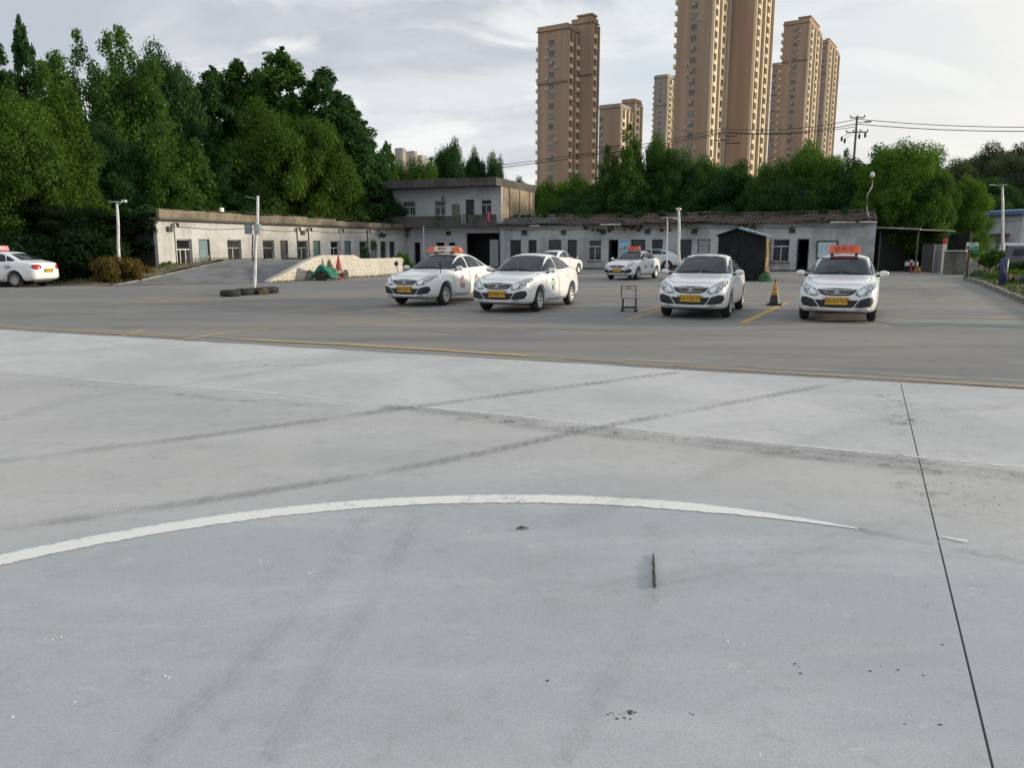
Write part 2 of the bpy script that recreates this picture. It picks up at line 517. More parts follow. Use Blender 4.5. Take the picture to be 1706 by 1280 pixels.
M['line_yellow_faint'] = paint('faint_yellow_paint', (.42,.30,.17), .58, 3, .3, strength=.6)
M['line_bright'] = paint('fresh_yellow_line_paint', (.55,.34,.11), .36, 4, .08, strength=.9)
M['green_paint'] = paint('worn_green_paint', (.15,.25,.21), .48, 1.3, .15, strength=.7)

def track_mat(name, col, strength, groove=55.0, fade=.3):
    t = NT(name)
    uvn = t.n('ShaderNodeTexCoord'); sx = t.n('ShaderNodeSeparateXYZ'); t.t.links.new(uvn.outputs['UV'], sx.inputs[0])
    v = t.coord('Object'); n1 = t.noise(v, 1.3, 5, .65); n2 = t.noise(v, 26, 5, .75)
    dist = t.math('SUBTRACT', .5, t.math('ABSOLUTE', t.math('SUBTRACT', sx.outputs[1], .5)))
    body = t.ramp(dist, .0, fade)
    ribs = t.ramp(t.math('SINE', t.math('ADD', t.math('MULTIPLY', sx.outputs[1], 31.0), t.math('MULTIPLY', n1, 5.0))), -.6, .5, .5, 1.0)
    lugs = t.ramp(t.math('SINE', t.math('ADD', t.math('MULTIPLY', sx.outputs[0], groove), t.math('MULTIPLY', t.math('ADD', sx.outputs[1], t.math('MULTIPLY', n1, .8)), 9.0))), -.5, .4, .62, 1.0)
    a = t.math('MULTIPLY', t.math('MULTIPLY', body, t.math('MULTIPLY', ribs, lugs)), t.ramp(n1, .34, .62, .12, 1.0))
    a = t.math('MULTIPLY', t.math('MULTIPLY', a, t.ramp(n2, .35, .6, .3, 1.0)), strength * 1.15)
    t.set(Base_Color=col, Roughness=.9, Alpha=a)
    return t.m
M['track'] = track_mat('tyre_rubber_mark', (.17,.17,.175), .52)
M['track_lug'] = track_mat('lugged_tyre_mark', (.17,.17,.172), .55, 75, .2)
M['track_faint'] = track_mat('faint_tyre_mark', (.20,.205,.22), .20, 40, .4)
M['track_soft'] = track_mat('wide_dusty_mark', (.20,.195,.19), .16, 18, .5)
t = NT('crumbled_strip')
v = t.coord('Object'); n1 = t.noise(v, 11, 8, .8, .6); n2 = t.noise(v, .9, 4, .6)
uvn = t.n('ShaderNodeTexCoord'); sx = t.n('ShaderNodeSeparateXYZ'); t.t.links.new(uvn.outputs['UV'], sx.inputs[0])
dist = t.math('SUBTRACT', .5, t.math('ABSOLUTE', t.math('SUBTRACT', sx.outputs[1], .5)))
a = t.math('MULTIPLY', t.math('MULTIPLY', t.ramp(dist, .0, .45), t.ramp(n1, .52, .62)), t.ramp(n2, .38, .6))
t.set(Base_Color=(.16,.155,.155), Roughness=.95, Alpha=t.math('MULTIPLY', a, .9))
M['crumble'] = t.m
M['dust'] = track_mat('pale_concrete_dust', (.42,.415,.40), .75, 3, .5)

cz = .024
# white circle of the manoeuvring course
ctr = Vector((-.015, .72)); rr = 3.955
def arc(a0, a1, n=60): return [ctr + Vector((math.cos(R(a0 + (a1-a0)*i/n)), math.sin(R(a0 + (a1-a0)*i/n)))) * rr for i in range(n + 1)]
ribbon('circle_line', arc(58.5, 255, 90), .20, cz + .004, M['line_white'], n=1, taper=7)
ribbon('circle_line', arc(40, 60, 30), .15, cz + .004, M['line_ghost'], n=1)
ribbon('circle_line', [(2.355,4.027),(2.42,3.984),(2.472,3.949)], .06, cz + .006, M['line_white'], n=4, taper=5)
# second white line and the crumbled strip beside it
ribbon('painted_line', [tuple(w0 - wd*14), tuple(w0 - wd*7)] + [(-9.638,11.075),(-6.601,9.777),(-4.797,8.982),(-3.03,8.41),(-1.557,7.719)], .085, cz + .004, M['line_white_worn'])
ribbon('painted_line', [(-1.557,7.719),(-0.308,7.261),(0.791,6.712),(1.961,6.137),(2.903,5.735),(3.717,5.38)], .10, cz + .004, M['line_broken'])
ribbon('tyre_mark', [(-1.282,7.541),(-0.301,7.103),(0.776,6.575),(1.926,6.022),(2.846,5.617),(3.906,5.078)], .20, cz + .014, M['track_lug'])
ribbon('tyre_mark', [(-0.519,6.976),(0.751,6.36),(1.865,5.822),(2.747,5.41),(3.791,4.919)], .15, cz + .016, M['track_lug'])
ribbon('crumbled_strip', [(-1.79,7.659),(-0.296,6.976),(0.763,6.466),(1.892,5.911),(2.784,5.488),(3.604,5.119)], .34, cz + .008, M['crumble'])
ribbon('crumbled_strip', [(-5.113,8.784),(-3.36,8.067),(-1.751,7.483)], .25, cz + .008, M['crumble'])
ribbon('crumbled_strip', [(4.096,8.235),(3.467,6.575),(2.836,5.161),(2.509,4.328)], .5, cz + .008, M['crumble'])
ribbon('crumbled_strip', [(-4.046,10.607),(-3.437,10.28),(-2.815,10.387)], .35, cz + .008, M['crumble'])
# tyre marks
for pts, w, mt in (
    ([(-3.999,5.41),(-3.819,5.536),(-2.682,6.257),(-1.245,7.316),(0.314,8.41),(2.123,9.682)], .20, 'track'),
    ([(-3.041,4.045),(-2.9,4.135),(-2.061,4.561),(-1.06,5.161),(-0.246,5.752),(0.723,6.575),(2.104,7.599),(4.077,9.064)], .17, 'track'),
    ([(-0.898,4.328),(-0.897,3.502),(-0.999,2.786),(-1.093,2.431),(-1.153,2.122)], .16, 'track_faint'),
    ([(-0.561,4.328),(-0.602,3.571),(-0.692,2.786),(-0.728,2.396),(-0.746,2.122)], .15, 'track_faint'),
    ([(0.806,4.23),(0.652,3.371),(0.472,2.831),(0.283,2.396),(0.161,2.122)], .12, 'track_faint'),
    ([(-4.715,6.902),(-4.452,8.067),(-3.728,8.982),(-2.187,10.954)], .5, 'track_soft'),
    ([(0.128,3.248),(1.029,3.571),(2.247,4.23),(3.44,4.958)], .5, 'track_soft'),
    ([(5.173,7.599),(3.538,7.052),(1.492,5.305),(0.16,4.135)], .35, 'track_soft')):
    ribbon('tyre_mark', pts, w, cz + .012 + .002 * rnd.random(), M[mt])
for pts, w in (([(-15.753,23.726),(-4.664,16.894),(1.466,12.678),(7.001,10.387)], .5), ([(-11.748,17.622),(-6.516,19.28),(0.574,15.602),(8.252,12.292)], .45),
               ([(-13.151,21.276),(-5.737,20.845),(-2.826,23.726)], .5)):
    ribbon('tyre_mark', pts, w, .012, M['track_soft'])

# yellow edge line and parking bay lines on the asphalt
nv = Vector((-ed.y, ed.x))
for k_, (o_, w_) in enumerate(((.10, .42), (.02, .26), (.45, .5))):
    ribbon('dusty_edge', [tuple(e0 - ed*8 + nv*o_), tuple(e0 + ed*3 + nv*(o_ + .08)), tuple(e0 + ed*8 + nv*(o_ - .05)), tuple(e0 + ed*14 + nv*(o_ + .05)), tuple(e1 + ed*6 + nv*o_)], w_, .0125 + .002*k_, M['dust'])
ribbon('boundary_line', [(-14.143,17.178),(-8.333,14.701),(-5.844,13.708)], .11, .018, M['line_yellow_worn'])
ribbon('boundary_line', [(-4.75,13.347),(-2.073,12.368),(0.24,11.261)], .16, .018, M['line_yellow_worn'])
ribbon('boundary_line', [(0.24,11.261),(2.038,10.441),(3.459,9.777),(4.736,9.233),(6.861,8.235)], .13, .018, M['line_yellow'])
for pts, w, mt in (
    ([(-3.329,20.032),(-0.776,18.751),(1.347,17.775),(2.6,17.323)], .06, 'line_yellow'),
    ([(5.041,16.223),(6.684,15.602),(8.149,14.916),(9.717,14.287)], .07, 'line_yellow'),
    ([(4.914,16.353),(8.108,22.682)], .17, 'line_bright'),
    ([(2.558,17.035),(3.897,20.229)], .14, 'line_yellow'),
    ([(-4.423,18.089),(-3.297,19.839)], .10, 'line_bright'),
    ([(-5.798,13.347),(-5.413,14.595),(-4.816,15.252)], .09, 'line_yellow_worn'),
    ([(-7.122,13.896),(-7.219,15.026)], .08, 'line_yellow_worn'),
    ([(-10.45,22.435),(-7.997,23.726),(-4.438,26.804)], .08, 'line_yellow_worn'),
    ([(-9.314,22.435),(-6.752,21.498),(-4.81,21.058)], .07, 'line_yellow_worn'),
    ([(-5.839,19.28),(-4.81,21.058)], .08, 'line_yellow_worn'),
    ([(2.949,29.9),(5.801,29.062)], .10, 'line_yellow_worn'),
    ([(8.499,28.269),(10.173,27.156)], .09, 'line_yellow_worn'),
    ([(14.985,30.788),(16.861,29.062)], .08, 'line_yellow_worn'),
    ([(11.811,24.285),(13.093,23.456),(14.644,22.194)], .07, 'line_yellow_worn'),
    ([(19.473,38.133),(16.3,30.788),(12.355,22.435)], .35, 'line_yellow_faint'),
    ([(2.618,38.844),(4.399,36.146)], .08, 'line_yellow_worn'),
    ([(-2.144,17.93),(-3.329,20.032)], .07, 'line_yellow_worn'),
    ([(-12.075,20.845),(-10.0,24.574),(-9.022,26.804)], .08, 'line_yellow_worn'),
    ([(-3.72,16.223),(-2.055,17.178)], .08, 'line_yellow_worn'),
    ([(-7.514,24.574),(-4.562,25.173)], .07, 'line_yellow_worn'),
    ([(4.666,22.435),(3.115,19.28)], .10, 'line_yellow_worn'),
    ([(9.161,18.414),(11.471,17.323)], .07, 'line_yellow_worn'),
    ([(-0.851,33.254),(3.25,31.73)], .08, 'line_yellow_worn')):
    ribbon('parking_line', pts, w * (1.45 if mt == 'line_yellow_worn' else 1.1), .008, M[mt])
ribbon('green_patch', [(7.899,16.095),(9.285,16.095),(10.594,15.602)], .95, .012, M['green_paint'])
# small litter on the concrete
def chips(name, spots, mat, seed, label):
    q = random.Random(seed); m = MB()
    for x, y, r_, n_ in spots:
        for k in range(n_):
            a = q.uniform(0, 6.28); d = r_ * math.sqrt(q.random())
            cx, cy = x + d * math.cos(a) * 1.5, y + d * math.sin(a) * .8
            s = q.uniform(.003, .008); h = s * q.uniform(.3, .7)
            e = [(cx + s*math.cos(t_+a)*q.uniform(.6,1.2), cy + s*math.sin(t_+a)*q.uniform(.6,1.2)) for t_ in (0,1.25,2.5,3.8,5)]
            m.add([(p[0], p[1], cz) for p in e] + [(cx, cy, cz + h)], [(i, (i+1) % 5, 5) for i in range(5)])
    return m.build(name, mat, kind='stuff', label=label)
M['crumb'] = plain('dark_grit', (.07,.065,.06), .95, 0, .4, 40)
M['chip'] = plain('pale_chips', (.62,.62,.60), .8, 0, .2, 40)
q = random.Random(3)
spots = [(*p, r_, n_) for p, r_, n_ in zip([(0.379,2.39),(4.541,8.982),(3.899,7.316),(3.651,6.575),(2.928,5.024),(2.799,4.652),(-3.437,10.28),(-3.093,10.496),(1.055,2.679),(0.716,2.122),(0.131,2.602),(1.311,2.337),(1.428,2.333),(1.731,2.855),(1.865,3.219),(1.949,3.403),(1.359,2.699),(0.623,2.396),(0.041,4.145),(-0.341,5.787),(-1.411,6.689),(-2.473,7.316),(-3.362,8.235)],
         (.035,.3,.5,.4,.25,.2,.5,.4,.05,.04,.006,.006,.006,.006,.006,.006,.15,.01,.02,.2,.3,.3,.3),
         (18,60,45,35,30,16,60,50,3,1,1,2,2,2,2,2,4,2,3,10,12,14,12))]
for k in range(26): spots.append((q.uniform(-5, 4.5), q.uniform(1.6, 9), .02, 1))
chips('grit', spots, M['crumb'], 1, None)
chips('paint_chips', [(*p, .03, 5) for p in [(-1.264,3.694),(-1.002,3.571),(-1.881,2.912),(0.898,2.878),(-1.319,2.617)]] + [(q.uniform(-4, 4), q.uniform(2, 8), .02, 1) for k in range(25)], M['chip'], 2, None)
# stick and dry leaf
sx0 = Vector((0.672,3.383)); sx1 = Vector((0.731,3.778))
m = MB()
pp = [Vector((*sx0.lerp(sx1, i/7), cz + .0075)) + Vector((rnd.uniform(-.003,.003), 0, rnd.uniform(-.002,.001))) for i in range(8)]
m.tube(pp, [.0075,.008,.007,.007,.0065,.006,.005,.003], 7)
m.build('stick', plain('dark_stick_bark', (.035,.035,.036), .9, 0, .4, 30), label='dark broken stick lying on the pale concrete in front', cat='stick')
lf = Vector((0.061,4.145)); m = MB()
m.add([(lf.x-.04, lf.y, cz+.004), (lf.x-.01, lf.y+.02, cz+.014), (lf.x+.04, lf.y+.004, cz+.006), (lf.x, lf.y-.016, cz+.012)], [(0,3,1),(1,3,2)])
m.build('dry_leaf', M['bark'], label='small curled dry leaf just inside the white circle', cat='leaf')
# ------------------------------------------------------------------ low buildings
def wall_openings(m, L0, L1, z0, z1, ops, y0, y1, mi=0):
    """wall slab y0..y1 from L0 to L1 with rectangular openings (a,b,c,d)=(x0,z0,x1,z1)"""
    xs = sorted({L0, L1, *[min(max(o[0], L0), L1) for o in ops], *[min(max(o[2], L0), L1) for o in ops]})
    for a, b in zip(xs, xs[1:]):
        if b - a < 1e-4: continue
        mid = (a + b) / 2
        cuts = sorted((o[1], o[3]) for o in ops if o[0] < mid < o[2])
        z = z0
        for c0, c1 in cuts:
            if c0 - z > 1e-3: m.box((a, y0, z), (b, y1, c0), mi)
            z = c1
        if z1 - z > 1e-3: m.box((a, y0, z), (b, y1, z1), mi)

def add_window(par, x0, z0, x1, z1, y, fm, bars=0, transom=.68, mull=1, sill=True, rail=False):
    w = .055
    m = MB()
    m.box((x0, y, z0), (x0+w, y+.07, z1)); m.box((x1-w, y, z0), (x1, y+.07, z1))
    m.box((x0+w, y, z0), (x1-w, y+.07, z0+w)); m.box((x0+w, y, z1-w), (x1-w, y+.07, z1))
    zt = z0 + (z1 - z0) * transom
    if transom: m.box((x0+w, y+.004, zt), (x1-w, y+.066, zt+w))
    for k in range(mull):
        xm = x0 + (x1 - x0) * (k+1) / (mull+1)
        m.box((xm-.02, y+.008, z0+w), (xm+.02, y+.062, zt if transom else z1-w))
    f = m.build('window', fm, par)
    p = MB(); p.box((x0+.02, y+.03, z0+.02), (x1-.02, y+.04, z1-.02)); p.build('pane', M['glass'], f)
    if bars:
        b = MB()
        for k in range(bars):
            xb = x0 + (x1 - x0) * (k+.5) / bars
            b.box((xb-.012, y-.075, z0+.02), (xb+.012, y-.055, z1-.02))
        b.box((x0+.02, y-.06, zt-.01), (x1-.02, y-.045, zt+.02)); b.box((x0+.02, y-.06, z0+.10), (x1-.02, y-.045, z0+.13))
        b.build('bar_grille', M['white_frame'] if rail else M['dark_frame'], f)
    if sill:
        s_ = MB(); s_.box((x0-.06, -.05, z0-.07), (x1+.06, y-.003, z0-.003)); s_.build('sill', M['concrete_dark'], f)
def add_door(par, x0, z0, x1, z1, y, dm, panels=True, top=True):
    m = MB(); m.box((x0+.05, y, z0), (x1-.05, y+.05, z1-.05))
    zt = z0 + (z1-z0)*.8
    if panels:
        for a, b in ((.06, .40), (.46, .74)):
            m.box((x0+.16, y-.018, z0+(z1-z0)*a), (x1-.16, y-.002, z0+(z1-z0)*b))
        m.box((x0+.05, y-.03, zt), (x1-.05, y-.004, zt+.06))
    d = m.build('door', dm, par)
    k = MB()
    k.box((x0-.002, y-.04, z0), (x0+.05, y+.08, z1)); k.box((x1-.05, y-.04, z0), (x1+.002, y+.08, z1)); k.box((x0+.05, y-.04, z1-.05), (x1-.05, y+.08, z1))
    k.build('frame', M['dark_frame'], d)
    h = MB(); h.box((x1-.17, y-.07, z0+.95), (x1-.13, y-.02, z0+1.10)); h.build('handle', M['steel'], d)
def add_vent(par, x, z, m_=None, s=.17):
    m = MB(); m.box((x-s, -.10, z-s*.8), (x+s, -.003, z+s*.8))
    for k in range(4): m.box((x-s*.85, -.125, z-s*.6+k*s*.36), (x+s*.85, -.103, z-s*.6+k*s*.36+.03), 1)
    m.build('vent', [m_ or M['concrete_dark'], M['black']], par)
def add_cable(par, pts, r_=.012, name='cable'):
    m = MB(); m.tube(pts, r_, 5); m.build(name, M['wire'], par)
def clutter_bracket(par, x, z):
    m = MB(); m.tube([(x, -.02, z), (x, -.28, z+.02)], .02, 6); m.tube([(x, -.26, z+.02), (x+.05, -.30, z-.22)], [.09, .05], 8)
    m.build('lamp_bracket', M['rust'], par)

# -- left wing, along the yard's left side
WO = (-18.6,41.0)
wing = thing('low_building', 'long white single storey building with stained concrete parapet, left of the yard behind the ramp', 'building', (*WO, 0), LOT + R(90))
WL = 27.6
wz = 2.05
wo = []
def wx(a): return a
wl_ = [ # x0, x1, kind  (photo measured along the wall)
 (1.249, 2.358, 'wbar'), (2.844, 3.707, 'dteal'), (5.088, 6.24, 'wdark'),
 (8.156, 9.227, 'wdark'), (9.808, 10.583, 'ddark'), (11.568, 12.653, 'wdark'),
 (13.245, 14.054, 'dgreen'), (15.239, 16.326, 'wdark'), (16.922, 17.761, 'dteal'),
 (18.862, 19.92, 'wdark'), (20.421, 21.272, 'dgrey'), (21.794, 22.593, 'ddark'),
 (23.136, 24.061, 'wdark'), (26.088, 26.893, 'dgreen')]
ops = []
for a, b, k in wl_:
    if k == 'wbar': ops.append((a, .5, b, wz, k))
    elif k[0] == 'w': ops.append((a, .75, b, wz, k))
    else: ops.append((a, .06, b, wz, k))
m = MB(); wall_openings(m, 0, WL, 0, 3.02, [o[:4] for o in ops], 0, .24); m.build('wall', M['white_wall'], wing)
m = MB(); m.box((0, .243, 0), (.25, 6.5, 3.02)); m.build('end_wall', M['grey_wall'], wing)
m = MB(); m.box((WL-.25, .243, 0), (WL, 6.25, 3.02)); m.box((.253, 6.253, 0), (WL, 6.5, 3.02)); m.build('back_wall', M['grey_wall'], wing)
m = MB(); m.box((-.15, -.42, 3.02), (WL+.1, 6.7, 3.12)); m.build('roof', M['concrete_dark'], wing)
xx = -.15
q = random.Random(11)
while xx < WL:
    ln = q.uniform(2.6, 4.2); x1_ = min(WL + .1, xx + ln)
    m = MB(); hh = 3.56 + q.uniform(-.05, .03) - (.10 if xx > 14 else 0)
    n_ = 7
    top = [(xx + (x1_ - xx) * i / n_, hh + q.uniform(-.025, .02)) for i in range(n_ + 1)]
    vs = [(a, -.42, 3.123) for a, b in top] + [(a, -.42, b) for a, b in top] + [(a, -.24, b) for a, b in top] + [(a, -.24, 3.123) for a, b in top]
    k = n_ + 1
    fs = [(i, i+1, k+i+1, k+i) for i in range(n_)] + [(k+i, k+i+1, 2*k+i+1, 2*k+i) for i in range(n_)] + [(2*k+i, 2*k+i+1, 3*k+i+1, 3*k+i) for i in range(n_)]
    fs += [(0, k, 2*k, 3*k), (n_, 3*k+n_, 2*k+n_, k+n_)]
    m.add(vs, fs); m.build('parapet', M['parapet'], wing)
    xx = x1_ + .012
for a, z0, b, z1, k in ops:
    if k == 'wbar': add_window(wing, a, z0, b, z1, .13, M['white_frame'], 0, .62, 2)
    elif k == 'wdark': add_window(wing, a, z0, b, z1, .14, M['white_frame'] if q.random() < .6 else M['dark_frame'], q.choice((0, 5, 6)), .6, 1)
    else: add_door(wing, a, z0, b, z1, .12, M[{'dteal': 'door_teal', 'dgreen': 'door_green', 'dgrey': 'door_grey', 'ddark': 'door_dark'}[k]])
for xp in [0.836,7.718,12.137,22.324]: add_vent(wing, xp, 2.55)
for xp in [1.166,11.505,12.718,16.4,19.92]:
    clutter_bracket(wing, xp, 2.86)
    m = MB(); m.tube([(xp+.03, -.04, 2.9), (xp+.03, -.04, .5)], .03, 6); m.build('drain_pipe', M['rust'] if q.random() < .5 else M['white_frame'], wing)
add_cable(wing, [(1 + i * 1.5, -.05, 2.72 - .12 * math.sin(i * .8)**2) for i in range(17)])
px0, px1 = 1.925, 4.747
m = MB()
for k in range(13):
    xk = px0 + (px1 - px0) * k / 12
    m.box((xk-.012, -.62, .25), (xk+.012, -.596, .98))
m.box((px0-.1, -.625, .98), (px1+.1, -.59, 1.015)); m.box((px0-.1, -.625, .32), (px1+.1, -.59, .35))
m.build('railing', M['rust'], wing)
m = MB(); m.box((-.1, -.9, .0), (WL-8, -.003, .40)); m.build('plinth', M['earth'], wing)
xp = 4.411
fl = thing('floodlight', 'white floodlight clamped on the parapet of the left building', 'floodlight', Vector((*WO, 0)) + V * xp + Vector((0, 0, 3.58)), LOT + R(90))
m = MB(); m.tube([(0, -.3, 0), (0, -.3, .3)], .02, 6); m.build('bracket', M['rust'], fl)
m = MB(); m.box((-.13, -.42, .02), (.13, -.30, .24)); m.box((-.10, -.435, .05), (.10, -.423, .21)); m.build('lamp_head', M['white_frame'], fl)

# -- right row with the old tiled roof
RO = (-0.897,61.129)
row = thing('low_building', 'long grey-white single storey building with old brown tiled roof, facing the yard', 'building', (*RO, 0), LOT)
RL = 26.6
rz = 2.16
rl = [
 (0.818, 1.725, 'wg'), (2.323, 3.016, 'wd'), (3.994, 5.009, 'wd'),
 (5.512, 6.248, 'wg'), (7.14, 8.161, 'wt'), (8.712, 9.441, 'open'),
 (10.386, 11.453, 'wg'), (11.936, 12.721, 'wg'), (13.84, 14.774, 'wd'),
 (15.194, 16.07, 'dgrey'), (20.253, 21.377, 'wt'), (21.837, 22.596, 'open')]
ops = []
for a, b, k in rl:
    z0 = .08 if k in ('open', 'dgrey') else (.62 if k == 'wt' else .85)
    ops.append((a, z0, b, rz, k))
m = MB(); wall_openings(m, 0, RL, 0, 3.2, [o[:4] for o in ops], 0, .24); m.build('wall', M['row_wall'], row)
m = MB(); m.box((0, .243, 0), (.25, 6, 3.2)); m.box((RL-.25, .243, 0), (RL, 6, 3.2)); m.build('end_wall', M['row_wall'], row)
m = MB(); m.box((.253, 5.75, 0), (RL-.253, 6, 3.2)); m.build('back_wall', M['row_wall'], row)
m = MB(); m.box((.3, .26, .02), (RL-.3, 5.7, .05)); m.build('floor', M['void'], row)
m = MB(); m.box((0, -.35, 3.2), (RL, 6.3, 3.28)); m.box((.05, 2.9, 3.283), (RL-.05, 3.1, 3.95)); m.build('roof_deck', M['concrete_dark'], row)
M['tile'] = plain('old_clay_tile', (.075,.052,.043), .9, 0, .55, 1.1)
M['tile_grey'] = plain('grey_roof_sheet', (.085,.08,.075), .85, 0, .5, 1.3)
m = MB(); q = random.Random(5)
nx_, ny_ = 118, 12
for j in range(ny_):
    for i in range(nx_):
        if q.random() < .03: continue
        x = i * RL / nx_ + q.uniform(-.015, .015); y = -.42 + j * .29 + (q.uniform(-.07, .05) if j == 0 else q.uniform(-.02, .02))
        sag = .05 * math.sin(x * .55) + .03 * math.sin(x * 1.7 + 1)
        z = 3.30 + (y + .42) * .235 + q.uniform(-.012, .02) + sag
        w_ = RL / nx_ * .96; l_ = .36
        tl = q.uniform(-.02, .02)
        mi = 1 if (x < 4.2 or q.random() < .06) else 0
        m.add([(x, y, z), (x+w_/2, y, z+.05+tl), (x+w_, y, z), (x, y+l_, z+.06), (x+w_/2, y+l_, z+.11), (x+w_, y+l_, z+.06),
               (x, y, z-.02), (x+w_/2, y, z+.03+tl), (x+w_, y, z-.02)],
              [(0,1,4,3), (1,2,5,4), (6,7,1,0), (7,8,2,1)], mi)
m.build('roof_tiles', [M['tile'], M['tile_grey']], row, kind='stuff')
m = MB()
xx = 0
while xx < RL - .5:
    l_ = q.uniform(.5, 1.9)
    if q.random() < .75:
        z = 3.23 + q.uniform(-.03, .03); x2 = min(RL, xx+l_)
        m.add([(xx, -.50, z), (x2, -.50, z+q.uniform(-.04,.04)), (x2, -.36, z+.05), (xx, -.36, z+.05), (xx, -.50, z-.05), (x2, -.50, z-.05+q.uniform(-.03,.02)), (x2, -.36, z-.04), (xx, -.36, z-.04)],
              [(0,1,2,3),(0,4,5,1),(4,7,6,5),(3,2,6,7),(0,3,7,4),(1,5,6,2)], 0 if q.random() < .45 else 1)
    xx += l_ + q.uniform(.02, .3)
m.build('eave_board', [M['stone_white'], M['rust']], row)
for a, z0, b, z1, k in ops:
    if k == 'wg': add_window(row, a, z0, b, z1, .14, M['dark_frame'], 5, .62, 1)
    elif k == 'wd': add_window(row, a, z0, b, z1, .14, M['dark_frame'], q.choice((0, 6)), .58, 1)
    elif k == 'wt': add_window(row, a, z0, b, z1, .10, M['white_frame'], 0, .66, 1)
    elif k == 'dgrey': add_door(row, a, z0, b, z1, .1, M['door_grey'])
    else:
        m = MB(); m.box((a, .02, z0), (a+.06, .2, z1)); m.box((b-.06, .02, z0), (b, .2, z1)); m.box((a+.06, .02, z1-.06), (b-.06, .2, z1)); m.build('door_frame', M['door_dark'], row)
        m = MB(); m.add([(a+.07, .2, z0), (a+.07, 1.05, z0), (a+.07, 1.05, z1-.08), (a+.07, .2, z1-.08), (a+.11, .2, z0), (a+.11, 1.05, z0), (a+.11, 1.05, z1-.08), (a+.11, .2, z1-.08)],
                        [(0,1,2,3),(4,7,6,5),(0,4,5,1),(3,2,6,7),(1,5,6,2),(0,3,7,4)]); d = m.build('door', M['door_dark'], row)
        m = MB(); m.tube([(a+.13, .95, 1.0), (a+.13, .95, 1.15)], .015, 6); m.build('handle', M['steel'], d)
for xp in [2.024,5.201,8.299,11.585,14.942,21.454]: add_vent(row, xp, 2.72, None, .2)
for xp in [8.069,8.803,9.892,11.761,15.152,21.415]: clutter_bracket(row, xp, 2.95)
add_cable(row, [(i * 1.3, -.06, 2.98 - .1 * math.sin(i * 1.1)**2) for i in range(21)])
m = MB(); m.box((0, -.9, 0), (RL, -.003, .09)); m.build('step_slab', M['concrete_dark'], row)
xa, xb = 9.486, 10.297
def RW(x, y, z): return Vector((*RO, 0)) + U * x + V * y + Vector((0, 0, z))
pb = thing('poster_board', 'pale blue poster board hanging beside the dark doorway of the tiled building', 'poster', RW((xa+xb)/2, -.03, 0), LOT)
hw = (xb - xa) / 2
M['poster_blue'] = plain('pale_blue_poster', (.40,.52,.60), .6); M['poster_cyan'] = plain('cyan_print', (.10,.36,.58), .6); M['ink'] = plain('dark_print', (.05,.06,.08), .7)
M['poster_white'] = plain('white_poster', (.55,.60,.63), .6)
m = MB(); m.box((-hw, -.03, .8), (hw, 0, 2.15)); m.build('panel', M['poster_blue'], pb)
m = MB(); m.box((-hw+.05, -.036, 1.95), (hw-.05, -.0315, 2.10)); m.box((-.02, -.036, 1.45), (hw-.05, -.0315, 1.72)); m.build('print', M['poster_cyan'], pb)
m = MB()
for k in range(5): m.box((-hw+.06, -.036, 1.0+k*.13), (-hw+.06+q.uniform(.25,.6), -.0315, 1.04+k*.13))
m.build('print', M['ink'], pb)
xa, xb = 23.048, 24.385
nb = thing('notice_board', 'dark green framed notice board on the wall behind the orange signed car', 'notice board', RW((xa+xb)/2, -.04, 0), LOT)
hw = (xb - xa) / 2
M['frame_green'] = plain('dark_green_frame', (.02,.07,.065), .5)
m = MB()
for bx_ in (((-hw,-.07,.85),(-hw+.1,0,2.05)), ((hw-.1,-.07,.85),(hw,0,2.05)), ((-hw+.1,-.07,1.95),(hw-.1,0,2.05)), ((-hw+.1,-.07,.85),(hw-.1,0,.95))): m.box(*bx_)
m.build('frame', M['frame_green'], nb)
m = MB(); m.box((-hw+.1, -.03, .95), (hw-.1, -.01, 1.95)); m.build('board', M['poster_white'], nb)
m = MB()
for a, b, c_, d in ((-.62,1.15,-.25,1.85),(-.18,1.3,.2,1.8),(.28,1.1,.62,1.85)): m.box((a,-.036,b), (c_,-.0315,d))
m.build('paper_notice', M['poster_blue'], nb)

# -- two storey block in the corner
two = thing('two_storey_building', 'grey two storey building with dark flat roof and upstairs balcony in the yard corner', 'building', (*(-9.546,65.34), 0), LOT)
T0, T1, TD = -.62, 9.42, 7.4
uo = [(*(0.472,4.099,1.751,5.332), 'wb'), (*(3.447,4.056,4.51,5.319), 'wb'), (*(5.064,4.032,5.799,5.028), 'panel'), (*(6.314,3.496,7.075,5.354), 'door'), (*(7.642,4.088,8.566,5.32), 'ww')]
lo = [(*(1.501,-0.075,2.119,1.991), 'void'), (*(3.587,-0.055,4.344,1.985), 'void'), (*(4.749,-0.043,5.326,1.983), 'void'), (*(6.326,-0.076,9.247,2.72), 'pass')]
m = MB(); wall_openings(m, T0, T1, 3.42, 6.30, [o[:4] for o in uo], 0, .24); m.build('upper_wall', M['upper_wall'], two)
m = MB(); wall_openings(m, T0, T1, 0, 3.22, [(o[0], max(.0, o[1]), o[2], o[3]) for o in lo], .0, .24); m.build('lower_wall', M['upper_wall'], two)
m = MB(); m.box((T1-.25, .243, 0), (T1, TD, 6.30)); m.build('side_wall', M['tan_wall'], two)
for k in range(3):
    m = MB(); yk = 1.6 + k * 2.2; m.box((T1+.003, yk, 0), (T1+.05, yk+.05, 6.3)); m.build('rain_streak_pipe', M['rust'], two)
m = MB(); m.box((T0, .243, 0), (T0+.25, TD, 6.30)); m.box((T0+.253, TD-.25, 0), (T1-.253, TD, 6.30)); m.build('back_wall', M['upper_wall'], two)
